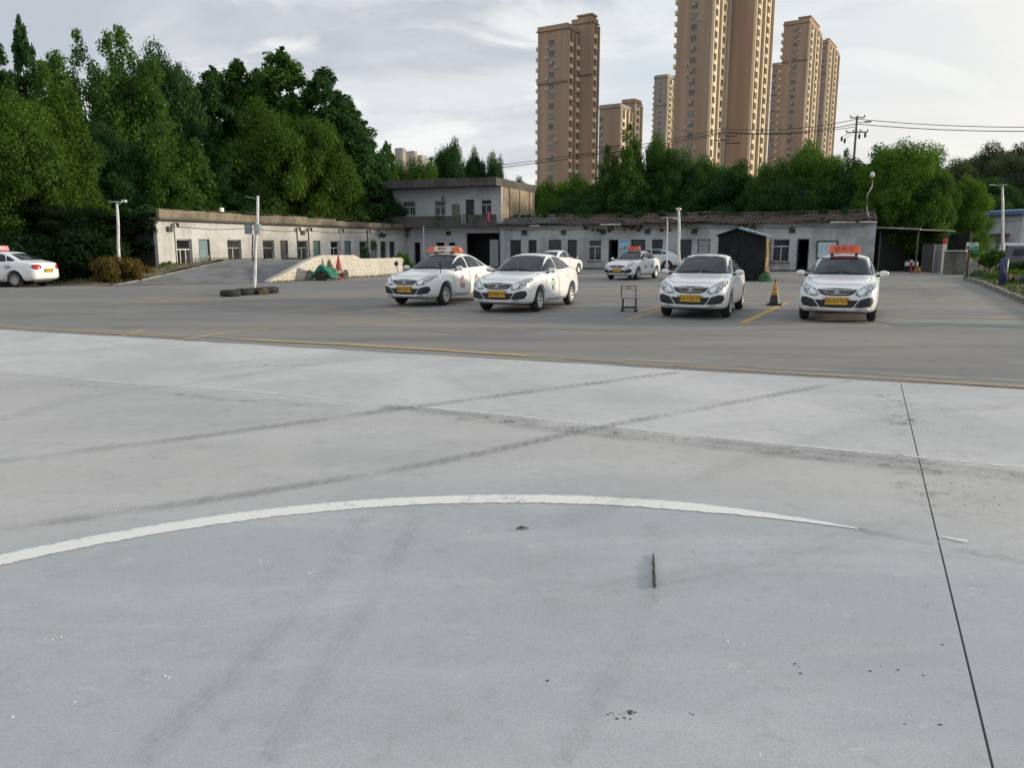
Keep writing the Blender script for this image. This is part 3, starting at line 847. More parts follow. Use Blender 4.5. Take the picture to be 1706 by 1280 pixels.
m = MB(); m.box((T0-.2, -1.15, 6.30), (T1+.06, TD+.2, 6.48)); m.box((T0-.2, -1.15, 6.483), (T1+.06, -.95, 6.92)); m.box((T1-.14, -.947, 6.483), (T1+.06, TD+.2, 6.88)); m.build('roof', M['concrete_dark'], two)
m = MB(); m.box((T0+.25, .25, 3.22), (T1-.26, TD-.26, 3.42)); m.box((T0, -1.1, 3.22), (T1, .24, 3.417)); m.build('balcony_floor', M['concrete_dark'], two)
ga, gb = 6.292, 7.04
m = MB(); m.box((T0, -1.1, 3.42), (ga, -.95, 4.06)); m.box((gb, -1.1, 3.42), (T1, -.95, 4.10)); m.build('balcony_parapet', M['concrete_dark'], two)
m = MB()
for k in range(6): xk = ga + (gb-ga)*(k+.5)/6; m.box((xk-.015, -1.04, 3.42), (xk+.015, -1.01, 4.1))
m.box((ga, -1.045, 4.1), (gb, -1.005, 4.14)); m.build('balcony_railing', M['black'], two)
for a, z0, b, z1, k in uo:
    if k == 'wb': add_window(two, a, z0, b, z1, .12, M['white_frame'], 6, .62, 1, False, True)
    elif k == 'ww': add_window(two, a, z0, b, z1, .08, M['white_frame'], 0, .66, 1, False)
    elif k == 'panel':
        m = MB(); m.box((a, .04, z0), (b, .09, z1)); m.build('boarded_window', plain('grey_olive_board', (.17,.17,.13), .8), two)
    else: add_door(two, a, 3.43, b, z1, .12, M['door_dark'])
for a, z0, b, z1, k in lo:
    m = MB(); m.box((a-.3, 2.2 if k == 'pass' else .9, 0), (b+.3, 2.3 if k == 'pass' else 1.0, 3.1)); m.build('dark_backing', M['void'], two)  # black sheet behind each opening, painted stand-in for interior shade
m = MB(); m.box((8.567, -.35, .1), (9.295, -.28, 2.2)); m.build('gate_leaf', M['door_grey'], two)
m = MB(); m.tube([(3.119, -1.2, 0), (3.119, -1.2, 3.3)], .05, 8); m.build('drain_pipe', M['white_frame'], two)
clutter_bracket(two, 4.392, 5.55)
add_vent(two, 4.775, 2.72, None, .2)
def TW(x, y, z): return Vector((*(-9.546,65.34), 0)) + U * x + V * y + Vector((0, 0, z))
pc = MB(); xc_ = 8.88
pc.tube([(0, 0, .75), (.02, -.01, .45), (-.02, 0, .2), (.03, .01, -.1)], [.04, .10, .13, .10], 8)
pc.build('hanging_cloth', plain('pink_cloth', (.50,.06,.22), .8), None, loc=TW(xc_, -1.22, 3.6), rot=LOT, label='bright pink cloth hung over the upstairs balcony parapet', cat='cloth')

# ------------------------------------------------------------------ driving ramp with whitewashed side wall
def uvp(u, v, z=0): return U*u + V*v + Vector((0, 0, z))
rp = []
NV = 24
for i in range(NV + 1):
    s_ = i / NV
    for j in range(9):
        k = j / 8
        u = -28.2 + (-23.9 + 28.2) * k if s_ > .02 else -27.3 + (-23.9 + 27.3) * k
        v0 = 23.4 + (29.2 - 23.4) * k
        v = v0 + (43.0 - v0) * s_
        d = v - v0
        z = .012 + .92 * (min(1, max(0, d / 7.0)) ** 1.15) if v < 37 else .932 * max(0, 1 - ((v - 37) / 7.5))
        rp.append(tuple(uvp(u, v, z)))
m = MB(); m.add(rp, [(i*9+j, i*9+j+1, (i+1)*9+j+1, (i+1)*9+j) for i in range(NV) for j in range(8)], 0, True)
M['ramp'] = plain('ramp_asphalt', (.155,.158,.165), .9, 0, .25, 1.2)
m.build('driving_ramp', M['ramp'], None, kind='structure')
# earth bank between ramp and left building
bk = []; q = random.Random(21)
for i in range(31):
    v = 23.0 + i * .8
    d = v - 23.4
    for j in range(7):
        u = -28.15 - j * .8 + (.9 if i == 0 else 0)
        z = (.92 * (min(1, max(0, d / 7.0)) ** 1.15) if v < 37 else .932 * max(0, 1 - (v-37)/7.5)) * (1 - .09 * j) + q.uniform(-.02, .07) + .05
        if j == 6: z = max(.25, z * .7)
        if i == 0 : z = -.02
        bk.append(tuple(uvp(u, v, z)))
m = MB(); m.add(bk, [(i*7+j, (i+1)*7+j, (i+1)*7+j+1, i*7+j+1) for i in range(30) for j in range(6)], 0, True)
M['bank'] = plain('dry_grassy_earth', (.17,.14,.09), .95, 0, .45, 2.0)
m.build('earth_bank', M['bank'], None, kind='structure')
m = MB()
kp = [uvp(-27.9 - .25*min(1, i/6), 23.6 + i * .8, .06 + .92 * (min(1, i*.8 / 7.0) ** 1.15)) for i in range(15)]
for a, b in zip(kp, kp[1:]):
    n_ = U * .10
    m.add([a-n_-Vector((0,0,.3)), a+n_-Vector((0,0,.3)), a+n_, a-n_, b-n_-Vector((0,0,.3)), b+n_-Vector((0,0,.3)), b+n_, b-n_], [(0,1,2,3),(4,7,6,5),(3,2,6,7),(1,5,6,2),(0,3,7,4)])
M['kerb'] = plain('mossy_kerb_stone', (.19,.19,.165), .95, 0, .4, 3)
m.build('ramp_kerb', M['kerb'], None, kind='structure')
# rubble side wall: base slab + individual whitewashed stones set proud of it
prof = [(28.478,0.089),(29.825,0.485),(30.743,0.774),(31.699,1.047),(32.691,1.213),(35.352,1.189),(36.03,0.989),(39.014,0.984),(40.236,1.004),(41.433,0.701),(41.776,0.149)]
prof = [(s_, max(.06, z_)) for s_, z_ in prof]
rw = thing('rubble_wall', 'low whitewashed rubble stone wall along the side of the ramp', 'wall', tuple(uvp(-23.7, 0, 0)), LOT + R(90))
m = MB()
n_ = len(prof)
vs = []
for y_ in (.0, .32):
    vs += [(s_, y_, -.02) for s_, z_ in prof] + [(s_, y_, z_) for s_, z_ in prof]
fs = []
for i in range(n_ - 1):
    fs += [(i, i+1, n_+i+1, n_+i), (2*n_+i, 3*n_+i, 3*n_+i+1, 2*n_+i+1), (n_+i, n_+i+1, 3*n_+i+1, 3*n_+i)]
fs += [(0, n_, 3*n_, 2*n_), (n_-1, 3*n_-1, 4*n_-1, 2*n_-1)]
m.add(vs, fs); m.build('mortar_core', plaster('pale_mortar', (.56,.53,.47), (.34,.30,.25), .5, 2), rw)
def topz(s_):
    for (a, za), (b, zb_) in zip(prof, prof[1:]):
        if a <= s_ <= b: return za + (zb_ - za) * (s_ - a) / max(1e-6, b - a)
    return 0
q = random.Random(31)
stones = []
for k in range(5):
    m = MB(); n_ = q.choice((6, 7, 8))
    a0 = q.uniform(0, 1)
    ring = [(math.cos(a0 + 6.283*i/n_) * q.uniform(.42, .52), math.sin(a0 + 6.283*i/n_) * q.uniform(.42, .52)) for i in range(n_)]
    m.add([(x, .02, z) for x, z in ring] + [(x*.80, -.022, z*.80) for x, z in ring] + [(0, -.030, 0)],
          [(i, (i+1) % n_, n_+(i+1) % n_, n_+i) for i in range(n_)] + [(n_+i, n_+(i+1) % n_, 2*n_) for i in range(n_)])
    stones.append(m.mesh('stone', M['stone_white']))
count = 0
z_ = .10
rowi = 0
while z_ < 1.25:
    h_ = q.uniform(.17, .22)
    s_ = prof[0][0] + .1
    while s_ < prof[-1][0]:
        l_ = q.uniform(.24, .46)
        if topz(s_ + l_/2) > z_ + h_ * .35 and count < 296:
            o = obj('stone', stones[q.randrange(5)], rw, (s_ + l_/2, q.uniform(-.004, .012), z_ + q.uniform(-.02, .02)), (0, q.uniform(-.5, .5), 0))
            o.scale = (l_ * q.uniform(.7, 1.0), q.uniform(.4,.9), h_ * q.uniform(.75, 1.15)); count += 1
        s_ += l_
    z_ += h_ * .94
# ------------------------------------------------------------------ apartment towers beyond the trees
TA = math.radians(-32)
E1 = Vector((math.cos(TA), math.sin(TA), 0)); E2 = Vector((-math.sin(TA), math.cos(TA), 0))
WQ = random.Random(55)
def win_mesh(w, h, pane='tower_glass', half=False):
    m = MB()
    m.box((-w/2, -.10, 0), (w/2, -.02, h), 1)
    if half: m.box((-w/2+.12, -.108, h*.45), (w*.1, -.1005, h-.12), 2)
    f = .14
    m.box((-w/2, -.16, 0), (w/2, -.102, f)); m.box((-w/2, -.16, h-f), (w/2, -.102, h))
    m.box((-w/2, -.16, f), (-w/2+f, -.102, h-f)); m.box((w/2-f, -.16, f), (w/2, -.102, h-f)); m.box((-f/2, -.15, f), (f/2, -.102, h-f))
    return m.mesh('window', [M['tower_grey'], M[pane], M['curtain']])
M['curtain'] = plain('pale_curtain', (.40,.37,.32), .8)
M['glass_pale'] = plain('grey_blue_pane', (.16,.18,.21), .25)  # paler pane for variety among the tower windows
WINS = [win_mesh(1.7, 1.7), win_mesh(1.7, 1.7, 'tower_glass', True), win_mesh(1.7, 1.7, 'glass_pale')]
WINS_S = [win_mesh(1.1, 1.5), win_mesh(1.1, 1.5, 'tower_glass', True), win_mesh(1.1, 1.5, 'glass_pale')]
acm = MB(); acm.box((-.45, -.42, 0), (.45, -.01, .62)); acm.lathe([(0,-.43),(.24,-.425),(.25,-.42)], 10, 'y', (.1, 0, .31), 1)
ACM = acm.mesh('air_conditioner', [M['white_frame'], M['black']])
def balc_mesh(w, d):
    m = MB()
    m.box((-w/2, -d, 0), (w/2, 0, .18)); m.box((-w/2, -d, .18), (w/2, -d+.12, 1.1)); m.box((-w/2, -d+.12, .18), (-w/2+.12, 0, 1.1)); m.box((w/2-.12, -d+.12, .18), (w/2, 0, 1.1))
    m.box((-w/2+.1, -.14, .2), (w/2-.1, -.02, 2.6), 1)
    return m.mesh('balcony', [M['tower_cream_sunlit'], M['tower_glass']])
BAL = balc_mesh(3.0, 1.1)
BAL_N = balc_mesh(2.0, .9)
def tower(label, base, units, mat='tower', group='apartment towers beyond the trees', floor_h=3.0):
    th = thing('apartment_tower', label, 'apartment tower', (base[0], base[1], 0), TA, group)
    nwin = 0
    for (Xc, Yc, H, w1, w2, opt) in units:
        d = Vector((Xc - base[0], Yc - base[1], 0)); cx, cy = d.dot(E1), d.dot(E2)
        m = MB(); m.box((cx-w1, cy, 0), (cx, cy+w2, H)); m.build('wall', M[mat], th)
        m = MB()
        m.box((cx-w1-.4, cy-.4, H+.003), (cx+.4, cy+w2+.4, H+.35)); m.box((cx-w1-.1, cy-.1, H+.353), (cx+.1, cy+.25, H+1.5)); m.box((cx-.15, cy+.253, H+.353), (cx+.1, cy+w2, H+1.5))
        m.build('roof', M[opt.get('roof', mat)], th)
        if opt.get('cap'):
            m = MB(); a, b, hh = opt['cap']
            m.box((cx-w1*a, cy+w2*.15, H+.353), (cx-.4, cy+w2*b, H+hh)); m.box((cx-w1*a-.3, cy+w2*.15-.3, H+hh+.003), (cx-.1, cy+w2*b+.3, H+hh+.5)); m.build('roof_block', M[mat], th)
        if opt.get('plain'): continue
        for zb in (H - 5 * floor_h, ):
            m = MB(); m.box((cx-w1-.25, cy-.25, zb), (cx+.25, cy-.003, zb+.5)); m.box((cx+.003, cy, zb), (cx+.25, cy+w2, zb+.5)); m.build('cornice', M['tower_dark'], th)
        lo = opt.get('lo', 4)
        nf = int(H / floor_h)
        # vertical piers facing the sun; their cream tone paints the sunlight in
        nb = opt.get('bays', 2)
        for k in range(nb + 1):
            yk = cy + w2 * (k + .0) / nb
            m = MB(); m.box((cx+.003, max(cy, yk-.55), 0), (cx+.8, min(cy+w2, yk+.55), H-.5)); m.build('pier', M['tower_cream_sunlit' if opt.get('pale', 1) else mat], th)
        m = MB()
        for k in range(nb): 
            ya = cy + w2*(k+.5)/nb
            m.box((cx+.004, ya-w2/nb*.5+.56, 0), (cx+.06, ya+w2/nb*.5-.56, H-1))
        m.build('recess_panel', M['tower_dark'], th)
        for f in range(lo, nf):
            z = f * floor_h + .8
            if opt.get('bwin') is not None:
                for fx in opt['bwin']:
                    obj('window', WQ.choice(WINS), th, (cx - w1 * fx, cy, z)); nwin += 1
                    if WQ.random() < .35: obj('air_conditioner', ACM, th, (cx - w1 * fx + WQ.choice((-1.5, 1.5)), cy, z - .6))
            for k in range(nb):
                ya = cy + w2 * (k + .5) / nb
                if k % 2 == opt.get('bal', 0):
                    obj('balcony', BAL_N, th, (cx+.06, ya, z-.8), (0, 0, R(90)))
                else:
                    obj('window', WQ.choice(WINS_S), th, (cx+.06, ya, z), (0, 0, R(90))); nwin += 1
            if opt.get('leftbal'):
                obj('balcony', BAL, th, (cx-w1, cy + 2.2, z-.8), (0, 0, R(-90)))
    return th
tower('tall brown apartment tower standing alone, left of the others', (16.225,240.0),
      [(*(16.225,240.0), 64.985, 9.97, 6.83, dict(bwin=(.52,), leftbal=1, bays=3, pale=0)),
       (*(23.648,243.0), 67.447, 6.61, 4.17, dict(bwin=(.72,), bays=2, cap=(.75,.9,2.2), pale=0))])
tower('tallest brown tower with cream sunlit side, running off the top of the picture', (57.262,235.0),
      [(*(57.262,235.0), 103.0, 10.38, 18.79, dict(bwin=(.5,), leftbal=1, bays=5, lo=8)),
       (*(71.962,244.0), 104.0, 8.94, 20.55, dict(bwin=(), bays=4, lo=8))])
tower('brown tower right of the tallest one, its cream side lit by the sun', (123.26,340.0),
      [(*(123.26,340.0), 93.731, 10.13, 25.21, dict(bwin=(.5,), leftbal=1, bays=4, lo=10, cap=(.5,.9,3.0)))])
tower('slim pale brown tower, rightmost of the group', (158.689,410.0),
      [(*(158.689,410.0), 103.096, 4.11, 31.14, dict(bwin=(.5,), bays=4, lo=12, cap=(.4,.8,2.5)))])
tower('narrow brown tower half hidden behind the gap right of the tallest tower', (142.791,430.0),
      [(*(142.791,430.0), 96.686, 4.8, 10.0, dict(bwin=(.7,), bays=2, lo=12))])
tower('pale grey slim tower close to the left edge of the tallest tower', (86.25,450.0),
      [(*(86.25,450.0), 94.803, 7.58, 12.29, dict(bwin=(.5,), bays=2, lo=20, leftbal=1, cap=(.9,.9,1.5)))], 'tower_grey')
tower('shorter brown apartment block behind the tall leafy tree', (43.028,320.0),
      [(*(43.028,320.0), 56.566, 9.12, 11.24, dict(bwin=(.9,), bays=3, lo=6, roof='tower_grey')),
       (*(50.257,330.0), 60.16, 5.63, 7.07, dict(bwin=(), bays=2, lo=6))])
tower('tiny pale far tower cluster above the trees left of the two storey building', (-123.691,900.0),
      [(*(-123.691,900.0), 110.948, 11.35, 5.42, dict(bwin=(.5,), bays=2, lo=30)),
       (*(-112.771,920.0), 110.041, 13.0, 4.89, dict(bwin=(.5,), bays=2, lo=30)),
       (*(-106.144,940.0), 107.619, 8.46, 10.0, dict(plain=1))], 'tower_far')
# ------------------------------------------------------------------ cars
t = NT('white_car_paint')
n1 = t.noise(t.coord('Object'), 1.5, 5, .6); n2 = t.noise(t.coord('Object', (1, 1, .5)), 6, 5, .65)
sz = t.n('ShaderNodeSeparateXYZ'); t.t.links.new(t.coord('Object'), sz.inputs[0])
low = t.ramp(t.math('ADD', sz.outputs[2], t.math('MULTIPLY', n2, .25)), .62, .30)
c = t.mix(t.ramp(n1, .35, .7), (.81,.825,.84), (.77,.785,.80))
c = t.mix(t.math('MULTIPLY', low, .3), c, (.42,.39,.34))
t.set(Base_Color=c, Roughness=.3)
t.p.inputs['Coat Weight'].default_value = .5; t.p.inputs['Coat Roughness'].default_value = .08
M['paint'] = t.m
t = NT('silver_car_paint'); t.set(Base_Color=(.58,.61,.63), Roughness=.3, Metallic=.25); t.p.inputs['Coat Weight'].default_value = .5; M['paint_silver'] = t.m
t = NT('dark_car_glass'); n1 = t.noise(t.coord('Object', (1, 2.2, 5)), 1.5, 5, .65, .5)
t.set(Base_Color=t.mix(t.ramp(n1, .45, .68), (.008,.015,.024), (.045,.062,.078)), Roughness=.04)
t.p.inputs['Specular IOR Level'].default_value = .30
M['car_glass'] = t.m
t = NT('headlamp_glass'); n1 = t.noise(t.coord('Object', (1, 1, 1)), 22, 3, .6); t.set(Base_Color=t.mix(t.ramp(n1, .42, .58), (.10,.115,.13), (.50,.53,.56)), Roughness=.12, Metallic=.5); t.p.inputs['Coat Weight'].default_value = 1.0; M['lamp'] = t.m
M['chrome'] = plain('chrome_trim', (.68,.70,.72), .15, 1.0, .05)
M['alloy'] = plain('alloy_rim', (.58,.58,.57), .35, .7, .1)
M['grille'] = plain('dark_grille_mesh', (.012,.016,.026), .4)
M['plate'] = plain('yellow_number_plate', (.60,.33,.03), .5, 0, .12, 12)
M['tail_red'] = plain('red_tail_lamp', (.36,.02,.02), .2, 0, .15)
M['sign_red'] = plain('orange_red_roof_sign', (.74,.13,.06), .4, 0, .12)
M['sign_pale'] = plain('cream_roof_sign', (.66,.64,.55), .4, 0, .1)
M['sign_pink'] = plain('pink_roof_sign', (.62,.22,.30), .4, 0, .1)
M['text_red'] = plain('red_print', (.52,.05,.06), .5, 0, .1)
M['text_green'] = plain('green_print', (.02,.28,.13), .5, 0, .1)
M['text_blue'] = plain('blue_print', (.03,.27,.42), .5, 0, .1)
M['text_black'] = plain('black_print', (.03,.025,.02), .6)
M['text_cream'] = plain('cream_print', (.72,.62,.40), .5)
MESH = {}
def text_mesh(s, size, mat, depth=.002):
    k = (s, size, mat.name)
    if k in MESH: return MESH[k]
    cu = bpy.data.curves.new('lettering', 'FONT'); cu.body = s; cu.size = size; cu.align_x = 'CENTER'; cu.align_y = 'CENTER'; cu.extrude = depth; cu.resolution_u = 2
    o = bpy.data.objects.new('lettering', cu); C.objects.link(o)
    me = bpy.data.meshes.new_from_object(o.evaluated_get(bpy.context.evaluated_depsgraph_get()))
    bpy.data.objects.remove(o)
    me.materials.clear(); me.materials.append(mat); me.name = 'lettering'
    MESH[k] = me
    return me

ARCH_Y = (-1.28, 1.28)
def car_shell(keys, name):
    """keys: stations (y, zb, wl, w, zs, ws, (x6,z6)..(x9,z9), z10), front = -y"""
    ys = [k[0] for k in keys]
    def lerp(y):
        for a, b in zip(keys, keys[1:]):
            if a[0] <= y <= b[0]:
                s_ = (y - a[0]) / (b[0] - a[0])
                fl = lambda p, q_: tuple(fl(i, j) for i, j in zip(p, q_)) if isinstance(p, tuple) else p + (q_ - p) * s_
                return fl(a, b)
    extra = []
    for ay in ARCH_Y:
        extra += [ay + d for d in (-.385, -.35, -.27, -.15, 0, .15, .27, .35, .385)]
    st = sorted({round(y, 3) for y in ys if all(abs(y - a) > .40 for a in ARCH_Y)} | {round(y, 3) for y in extra})
    V_ = []; rows = []
    for y in st:
        y_, zb, wl2, w, zs, ws, p6, p7, p8, p9, z10 = lerp(y)
        for ay in ARCH_Y:
            d = abs(y - ay)
            if d < .37: zb = .31 + math.sqrt(max(0, .37**2 - d*d)) * .98; wl2 = w - .03
        zm = max(.47, zb + .02); zm2 = max(.64, zb + .05)
        half = [(0, zb), (wl2*.75, zb), (wl2, zb + .004), (w - (.012 if zb < .3 else .0), max(zb + .035, min(.33, zs))), (w, zm), (w - .004, min(zm2, zs - .02)), (ws, zs), p6, p7, p8, p9, (0, z10)]
        row_ = []
        for x, z in half: row_.append(len(V_)); V_.append((x, y, z))
        left = []
        for x, z in half[1:-1]: left.append(len(V_)); V_.append((-x, y, z))
        rows.append(row_ + left[::-1])
    F_ = []; MI = []
    n = len(rows[0]); h = 12
    for a, b in zip(rows, rows[1:]):
        for k in range(n):
            F_.append((a[k], a[(k+1) % n], b[(k+1) % n], b[k]))
            kk = k if k < h - 1 else n - 1 - k
            MI.append(1 if kk < 2 else 0)
    for r_, fl in ((rows[0], 1), (rows[-1], 0)):
        R_ = r_[:h]; L_ = [r_[0]] + r_[h:][::-1] + [r_[h-1]]
        for k in range(h - 1):
            q_ = [L_[k], R_[k], R_[k+1], L_[k+1]]
            q_ = [v for i, v in enumerate(q_) if v not in q_[:i]]
            F_.append(q_ if fl else q_[::-1]); MI.append(0)
    me = bpy.data.meshes.new(name); me.from_pydata(V_, [], F_)
    me.polygons.foreach_set('material_index', MI)
    o = bpy.data.objects.new(name, me); C.objects.link(o)
    sub = o.modifiers.new('s', 'SUBSURF'); sub.levels = 2; sub.render_levels = 2
    dg = bpy.context.evaluated_depsgraph_get()
    out = bpy.data.meshes.new_from_object(o.evaluated_get(dg))
    bpy.data.objects.remove(o)
    out.materials.clear(); out.name = name
    fixn(out)
    out.polygons.foreach_set('use_smooth', [True] * len(out.polygons))
    bm = bmesh.new(); bm.from_mesh(out); bvh = BVHTree.FromBMesh(bm); bm.free()
    return out, bvh
SEDAN = [
 (-2.20,.31,.40,.50,.62,.46,(.40,.655),(.32,.675),(.18,.685),(.09,.69),.69),
 (-2.13,.25,.60,.70,.69,.65,(.57,.725),(.46,.745),(.26,.76),(.12,.765),.765),
 (-1.97,.22,.72,.785,.77,.755,(.67,.805),(.55,.825),(.31,.84),(.15,.845),.845),
 (-1.70,.22,.77,.815,.835,.79,(.69,.865),(.57,.88),(.31,.893),(.15,.897),.897),
 (-1.28,.22,.78,.828,.885,.80,(.70,.91),(.59,.922),(.32,.932),(.15,.936),.936),
 (-.98,.20,.78,.828,.905,.805,(.715,.93),(.63,.945),(.34,.963),(.16,.968),.968),
 (-.86,.20,.78,.828,.912,.808,(.73,.94),(.655,.985),(.45,1.022),(.22,1.032),1.034),
 (-.55,.20,.78,.828,.925,.812,(.745,.955),(.69,1.075),(.60,1.165),(.33,1.195),1.20),
 (-.20,.20,.78,.83,.935,.815,(.752,.965),(.675,1.17),(.565,1.325),(.32,1.372),1.38),
 (.02,.20,.78,.83,.945,.815,(.755,.975),(.672,1.20),(.555,1.372),(.32,1.413),1.422),
 (.35,.20,.78,.83,.955,.815,(.755,.985),(.67,1.205),(.555,1.392),(.32,1.436),1.445),
 (.75,.20,.78,.83,.970,.81,(.748,1.00),(.665,1.195),(.55,1.365),(.31,1.408),1.418),
 (1.05,.20,.78,.828,.982,.805,(.738,1.01),(.655,1.165),(.54,1.290),(.30,1.335),1.345),
 (1.28,.22,.78,.825,.99,.80,(.725,1.015),(.645,1.115),(.56,1.20),(.30,1.245),1.255),
 (1.52,.22,.77,.82,.995,.79,(.705,1.015),(.635,1.055),(.57,1.095),(.30,1.13),1.14),
 (1.72,.24,.75,.805,.985,.775,(.68,1.01),(.60,1.03),(.52,1.045),(.28,1.055),1.06),
 (1.98,.26,.70,.775,.955,.735,(.64,.985),(.55,1.0),(.45,1.01),(.25,1.018),1.02),
 (2.15,.30,.62,.70,.90,.65,(.57,.945),(.48,.96),(.38,.97),(.2,.978),.98),
 (2.21,.38,.46,.55,.80,.50,(.44,.85),(.36,.87),(.28,.88),(.15,.885),.89)]
SUV = [k if k[0] < .5 else k for k in SEDAN]
SUV = [tuple([k[0], k[1] + .04, k[2], k[3], k[4] + .06, k[5]] + [(p[0], p[1] + .09 * min(1, max(.45, (p[1]-.6)/.6))) for p in k[6:10]] + [k[10] + .09 * min(1, max(.45, (k[10]-.6)/.6))]) for k in SEDAN[:12]] + [
 (1.10,.24,.78,.828,1.03,.805,(.745,1.08),(.67,1.26),(.55,1.40),(.30,1.45),1.46),
 (1.50,.26,.77,.82,1.04,.79,(.73,1.09),(.655,1.24),(.55,1.34),(.30,1.385),1.395),
 (1.80,.28,.74,.80,1.03,.76,(.70,1.07),(.63,1.17),(.54,1.24),(.29,1.28),1.29),
 (2.02,.30,.68,.76,1.00,.71,(.65,1.03),(.58,1.08),(.48,1.11),(.26,1.13),1.135),
 (2.15,.34,.58,.66,.92,.60,(.54,.95),(.46,.97),(.38,.98),(.2,.99),.99)]
SHELL, BVH_S = car_shell(SEDAN, 'body')
SHELL_SUV, BVH_V = car_shell(SUV, 'body')
for m_, p_ in ((SHELL, 'paint'), (SHELL_SUV, 'paint_silver')):
    m_.materials.append(M[p_]); m_.materials.append(M['black'])

def patch(name, outline, axis, sign, mats, off=.005, bvh=None, rings=9, n=72, back=.012, key=None):
    """panel that follows the car's skin: outline in the plane across 'axis', projected on the shell from outside"""
    k = (name, key, axis, sign, tuple(outline), off)
    if k in MESH: return MESH[k]
    bvh = bvh or BVH_S
    pts = [Vector(p) for p in outline]
    per = [0]
    for a, b in zip(pts, pts[1:] + pts[:1]): per.append(per[-1] + (b - a).length)
    smp = []
    for i in range(n):
        s_ = per[-1] * i / n
        for j in range(len(pts)):
            if per[j] <= s_ <= per[j+1]:
                smp.append(pts[j].lerp(pts[(j+1) % len(pts)], (s_ - per[j]) / max(1e-9, per[j+1] - per[j]))); break
    # keep true corners
    for p in pts:
        smp[min(range(n), key=lambda i: (smp[i] - p).length)] = p.copy()
    ar = sum(a.x*b.y - b.x*a.y for a, b in zip(smp, smp[1:] + smp[:1])) / 2
    cx = sum((a.x+b.x)*(a.x*b.y-b.x*a.y) for a, b in zip(smp, smp[1:] + smp[:1])) / (6*ar)
    cy = sum((a.y+b.y)*(a.x*b.y-b.x*a.y) for a, b in zip(smp, smp[1:] + smp[:1])) / (6*ar)
    c_ = Vector((cx, cy))
    def proj(p):
        if axis == 'y': o = Vector((p.x, sign * 5, p.y)); d = Vector((0, -sign, 0))
        elif axis == 'x': o = Vector((sign * 5, p.x, p.y)); d = Vector((-sign, 0, 0))
        else: o = Vector((p.x, p.y, 5)); d = Vector((0, 0, -1))
        h = bvh.ray_cast(o, d)
        if h[0] is None: return None
        return h[0], h[1] if h[1].dot(d) < 0 else -h[1], d
    vs = []; last = None
    ringsl = [i / rings for i in range(rings + 1)]
    for r_ in ringsl[::-1]:
        for p in smp:
            h = proj(c_ + (p - c_) * r_)
            if h is None: h = last
            last = h
            vs.append(h[0] + h[1] * off)
    for p in smp:
        h = proj(p) or last
        vs.append(h[0] - h[1] * back)
    m = MB(); fs = []
    for i in range(rings):
        for k2 in range(n): fs.append((i*n+k2, i*n+(k2+1) % n, (i+1)*n+(k2+1) % n, (i+1)*n+k2))
    e = (rings+1)*n
    for k2 in range(n): fs.append((e+k2, e+(k2+1) % n, (k2+1) % n, k2))
    m.add(vs, fs, 0, True)
    me = m.mesh(name, mats)
    bm = bmesh.new(); bm.from_mesh(me); bmesh.ops.remove_doubles(bm, verts=bm.verts, dist=1e-5)
    bmesh.ops.recalc_face_normals(bm, faces=bm.faces)
    # open shell: make the middle face look outwards
    bm.faces.ensure_lookup_table()
    dv = {'y': Vector((0, sign, 0)), 'x': Vector((sign, 0, 0)), 'z': Vector((0, 0, 1))}[axis]
    if sum(f.normal.dot(dv) * f.calc_area() for f in bm.faces) < 0: bmesh.ops.reverse_faces(bm, faces=bm.faces)
    bm.to_mesh(me); bm.free()
    MESH[k] = me
    return me
def mir(o): return [(-x, z) for x, z in o]
def surf(x, z, sign=-1, bvh=None):
    h = (bvh or BVH_S).ray_cast(Vector((x, sign * 5, z)), Vector((0, -sign, 0)))
    return h[0] if h[0] else Vector((x, sign * 2.1, z))
def surf_x(y, z, sign=1, bvh=None):
    h = (bvh or BVH_S).ray_cast(Vector((sign * 5, y, z)), Vector((-sign, 0, 0)))
    return h[0] if h[0] else Vector((sign * .8, y, z))

WR = .305
m = MB()
m.lathe([(.20,-.095),(.235,-.10),(.275,-.095),(WR-.012,-.07),(WR,-.045),(WR,.045),(WR-.012,.07),(.275,.095),(.235,.10),(.20,.095)], 36, 'x')
for k in range(36):
    a = 2*math.pi*k/36
    c_, s_ = math.cos(a), math.sin(a)
    m.add([(-.06, WR*c_, WR*s_), (.06, WR*c_, WR*s_), (.06, (WR+.004)*math.cos(a+.06), (WR+.004)*math.sin(a+.06)), (-.06, (WR+.004)*math.cos(a+.06), (WR+.004)*math.sin(a+.06))], [(0,1,2,3)])
TYRE = m.mesh('tyre', M['rubber'])
m = MB()
m.lathe([(.205,-.09),(.205,.06),(.200,.092),(.188,.094),(.184,.07),(.180,-.05)], 32, 'x')
m.lathe([(0,.0),(.184,.0)], 24, 'x', mi=1)
for k in range(9):
    a = 2*math.pi*k/9
    def rp_(r_, t_, x): return (x, r_*math.cos(a) - t_*math.sin(a), r_*math.sin(a) + t_*math.cos(a))
    m.add([rp_(.04,-.018,.06), rp_(.04,.018,.06), rp_(.19,.025,.084), rp_(.19,-.025,.084), rp_(.04,-.022,.02), rp_(.04,.022,.02), rp_(.19,.03,.04), rp_(.19,-.03,.04)],
          [(0,1,2,3),(0,4,5,1),(1,5,6,2),(2,6,7,3),(3,7,4,0)])
m.lathe([(0,.085),(.035,.083),(.05,.06),(.05,.01)], 16, 'x')
RIM = fixn(m.mesh('rim', [M['alloy'], M['black']]))
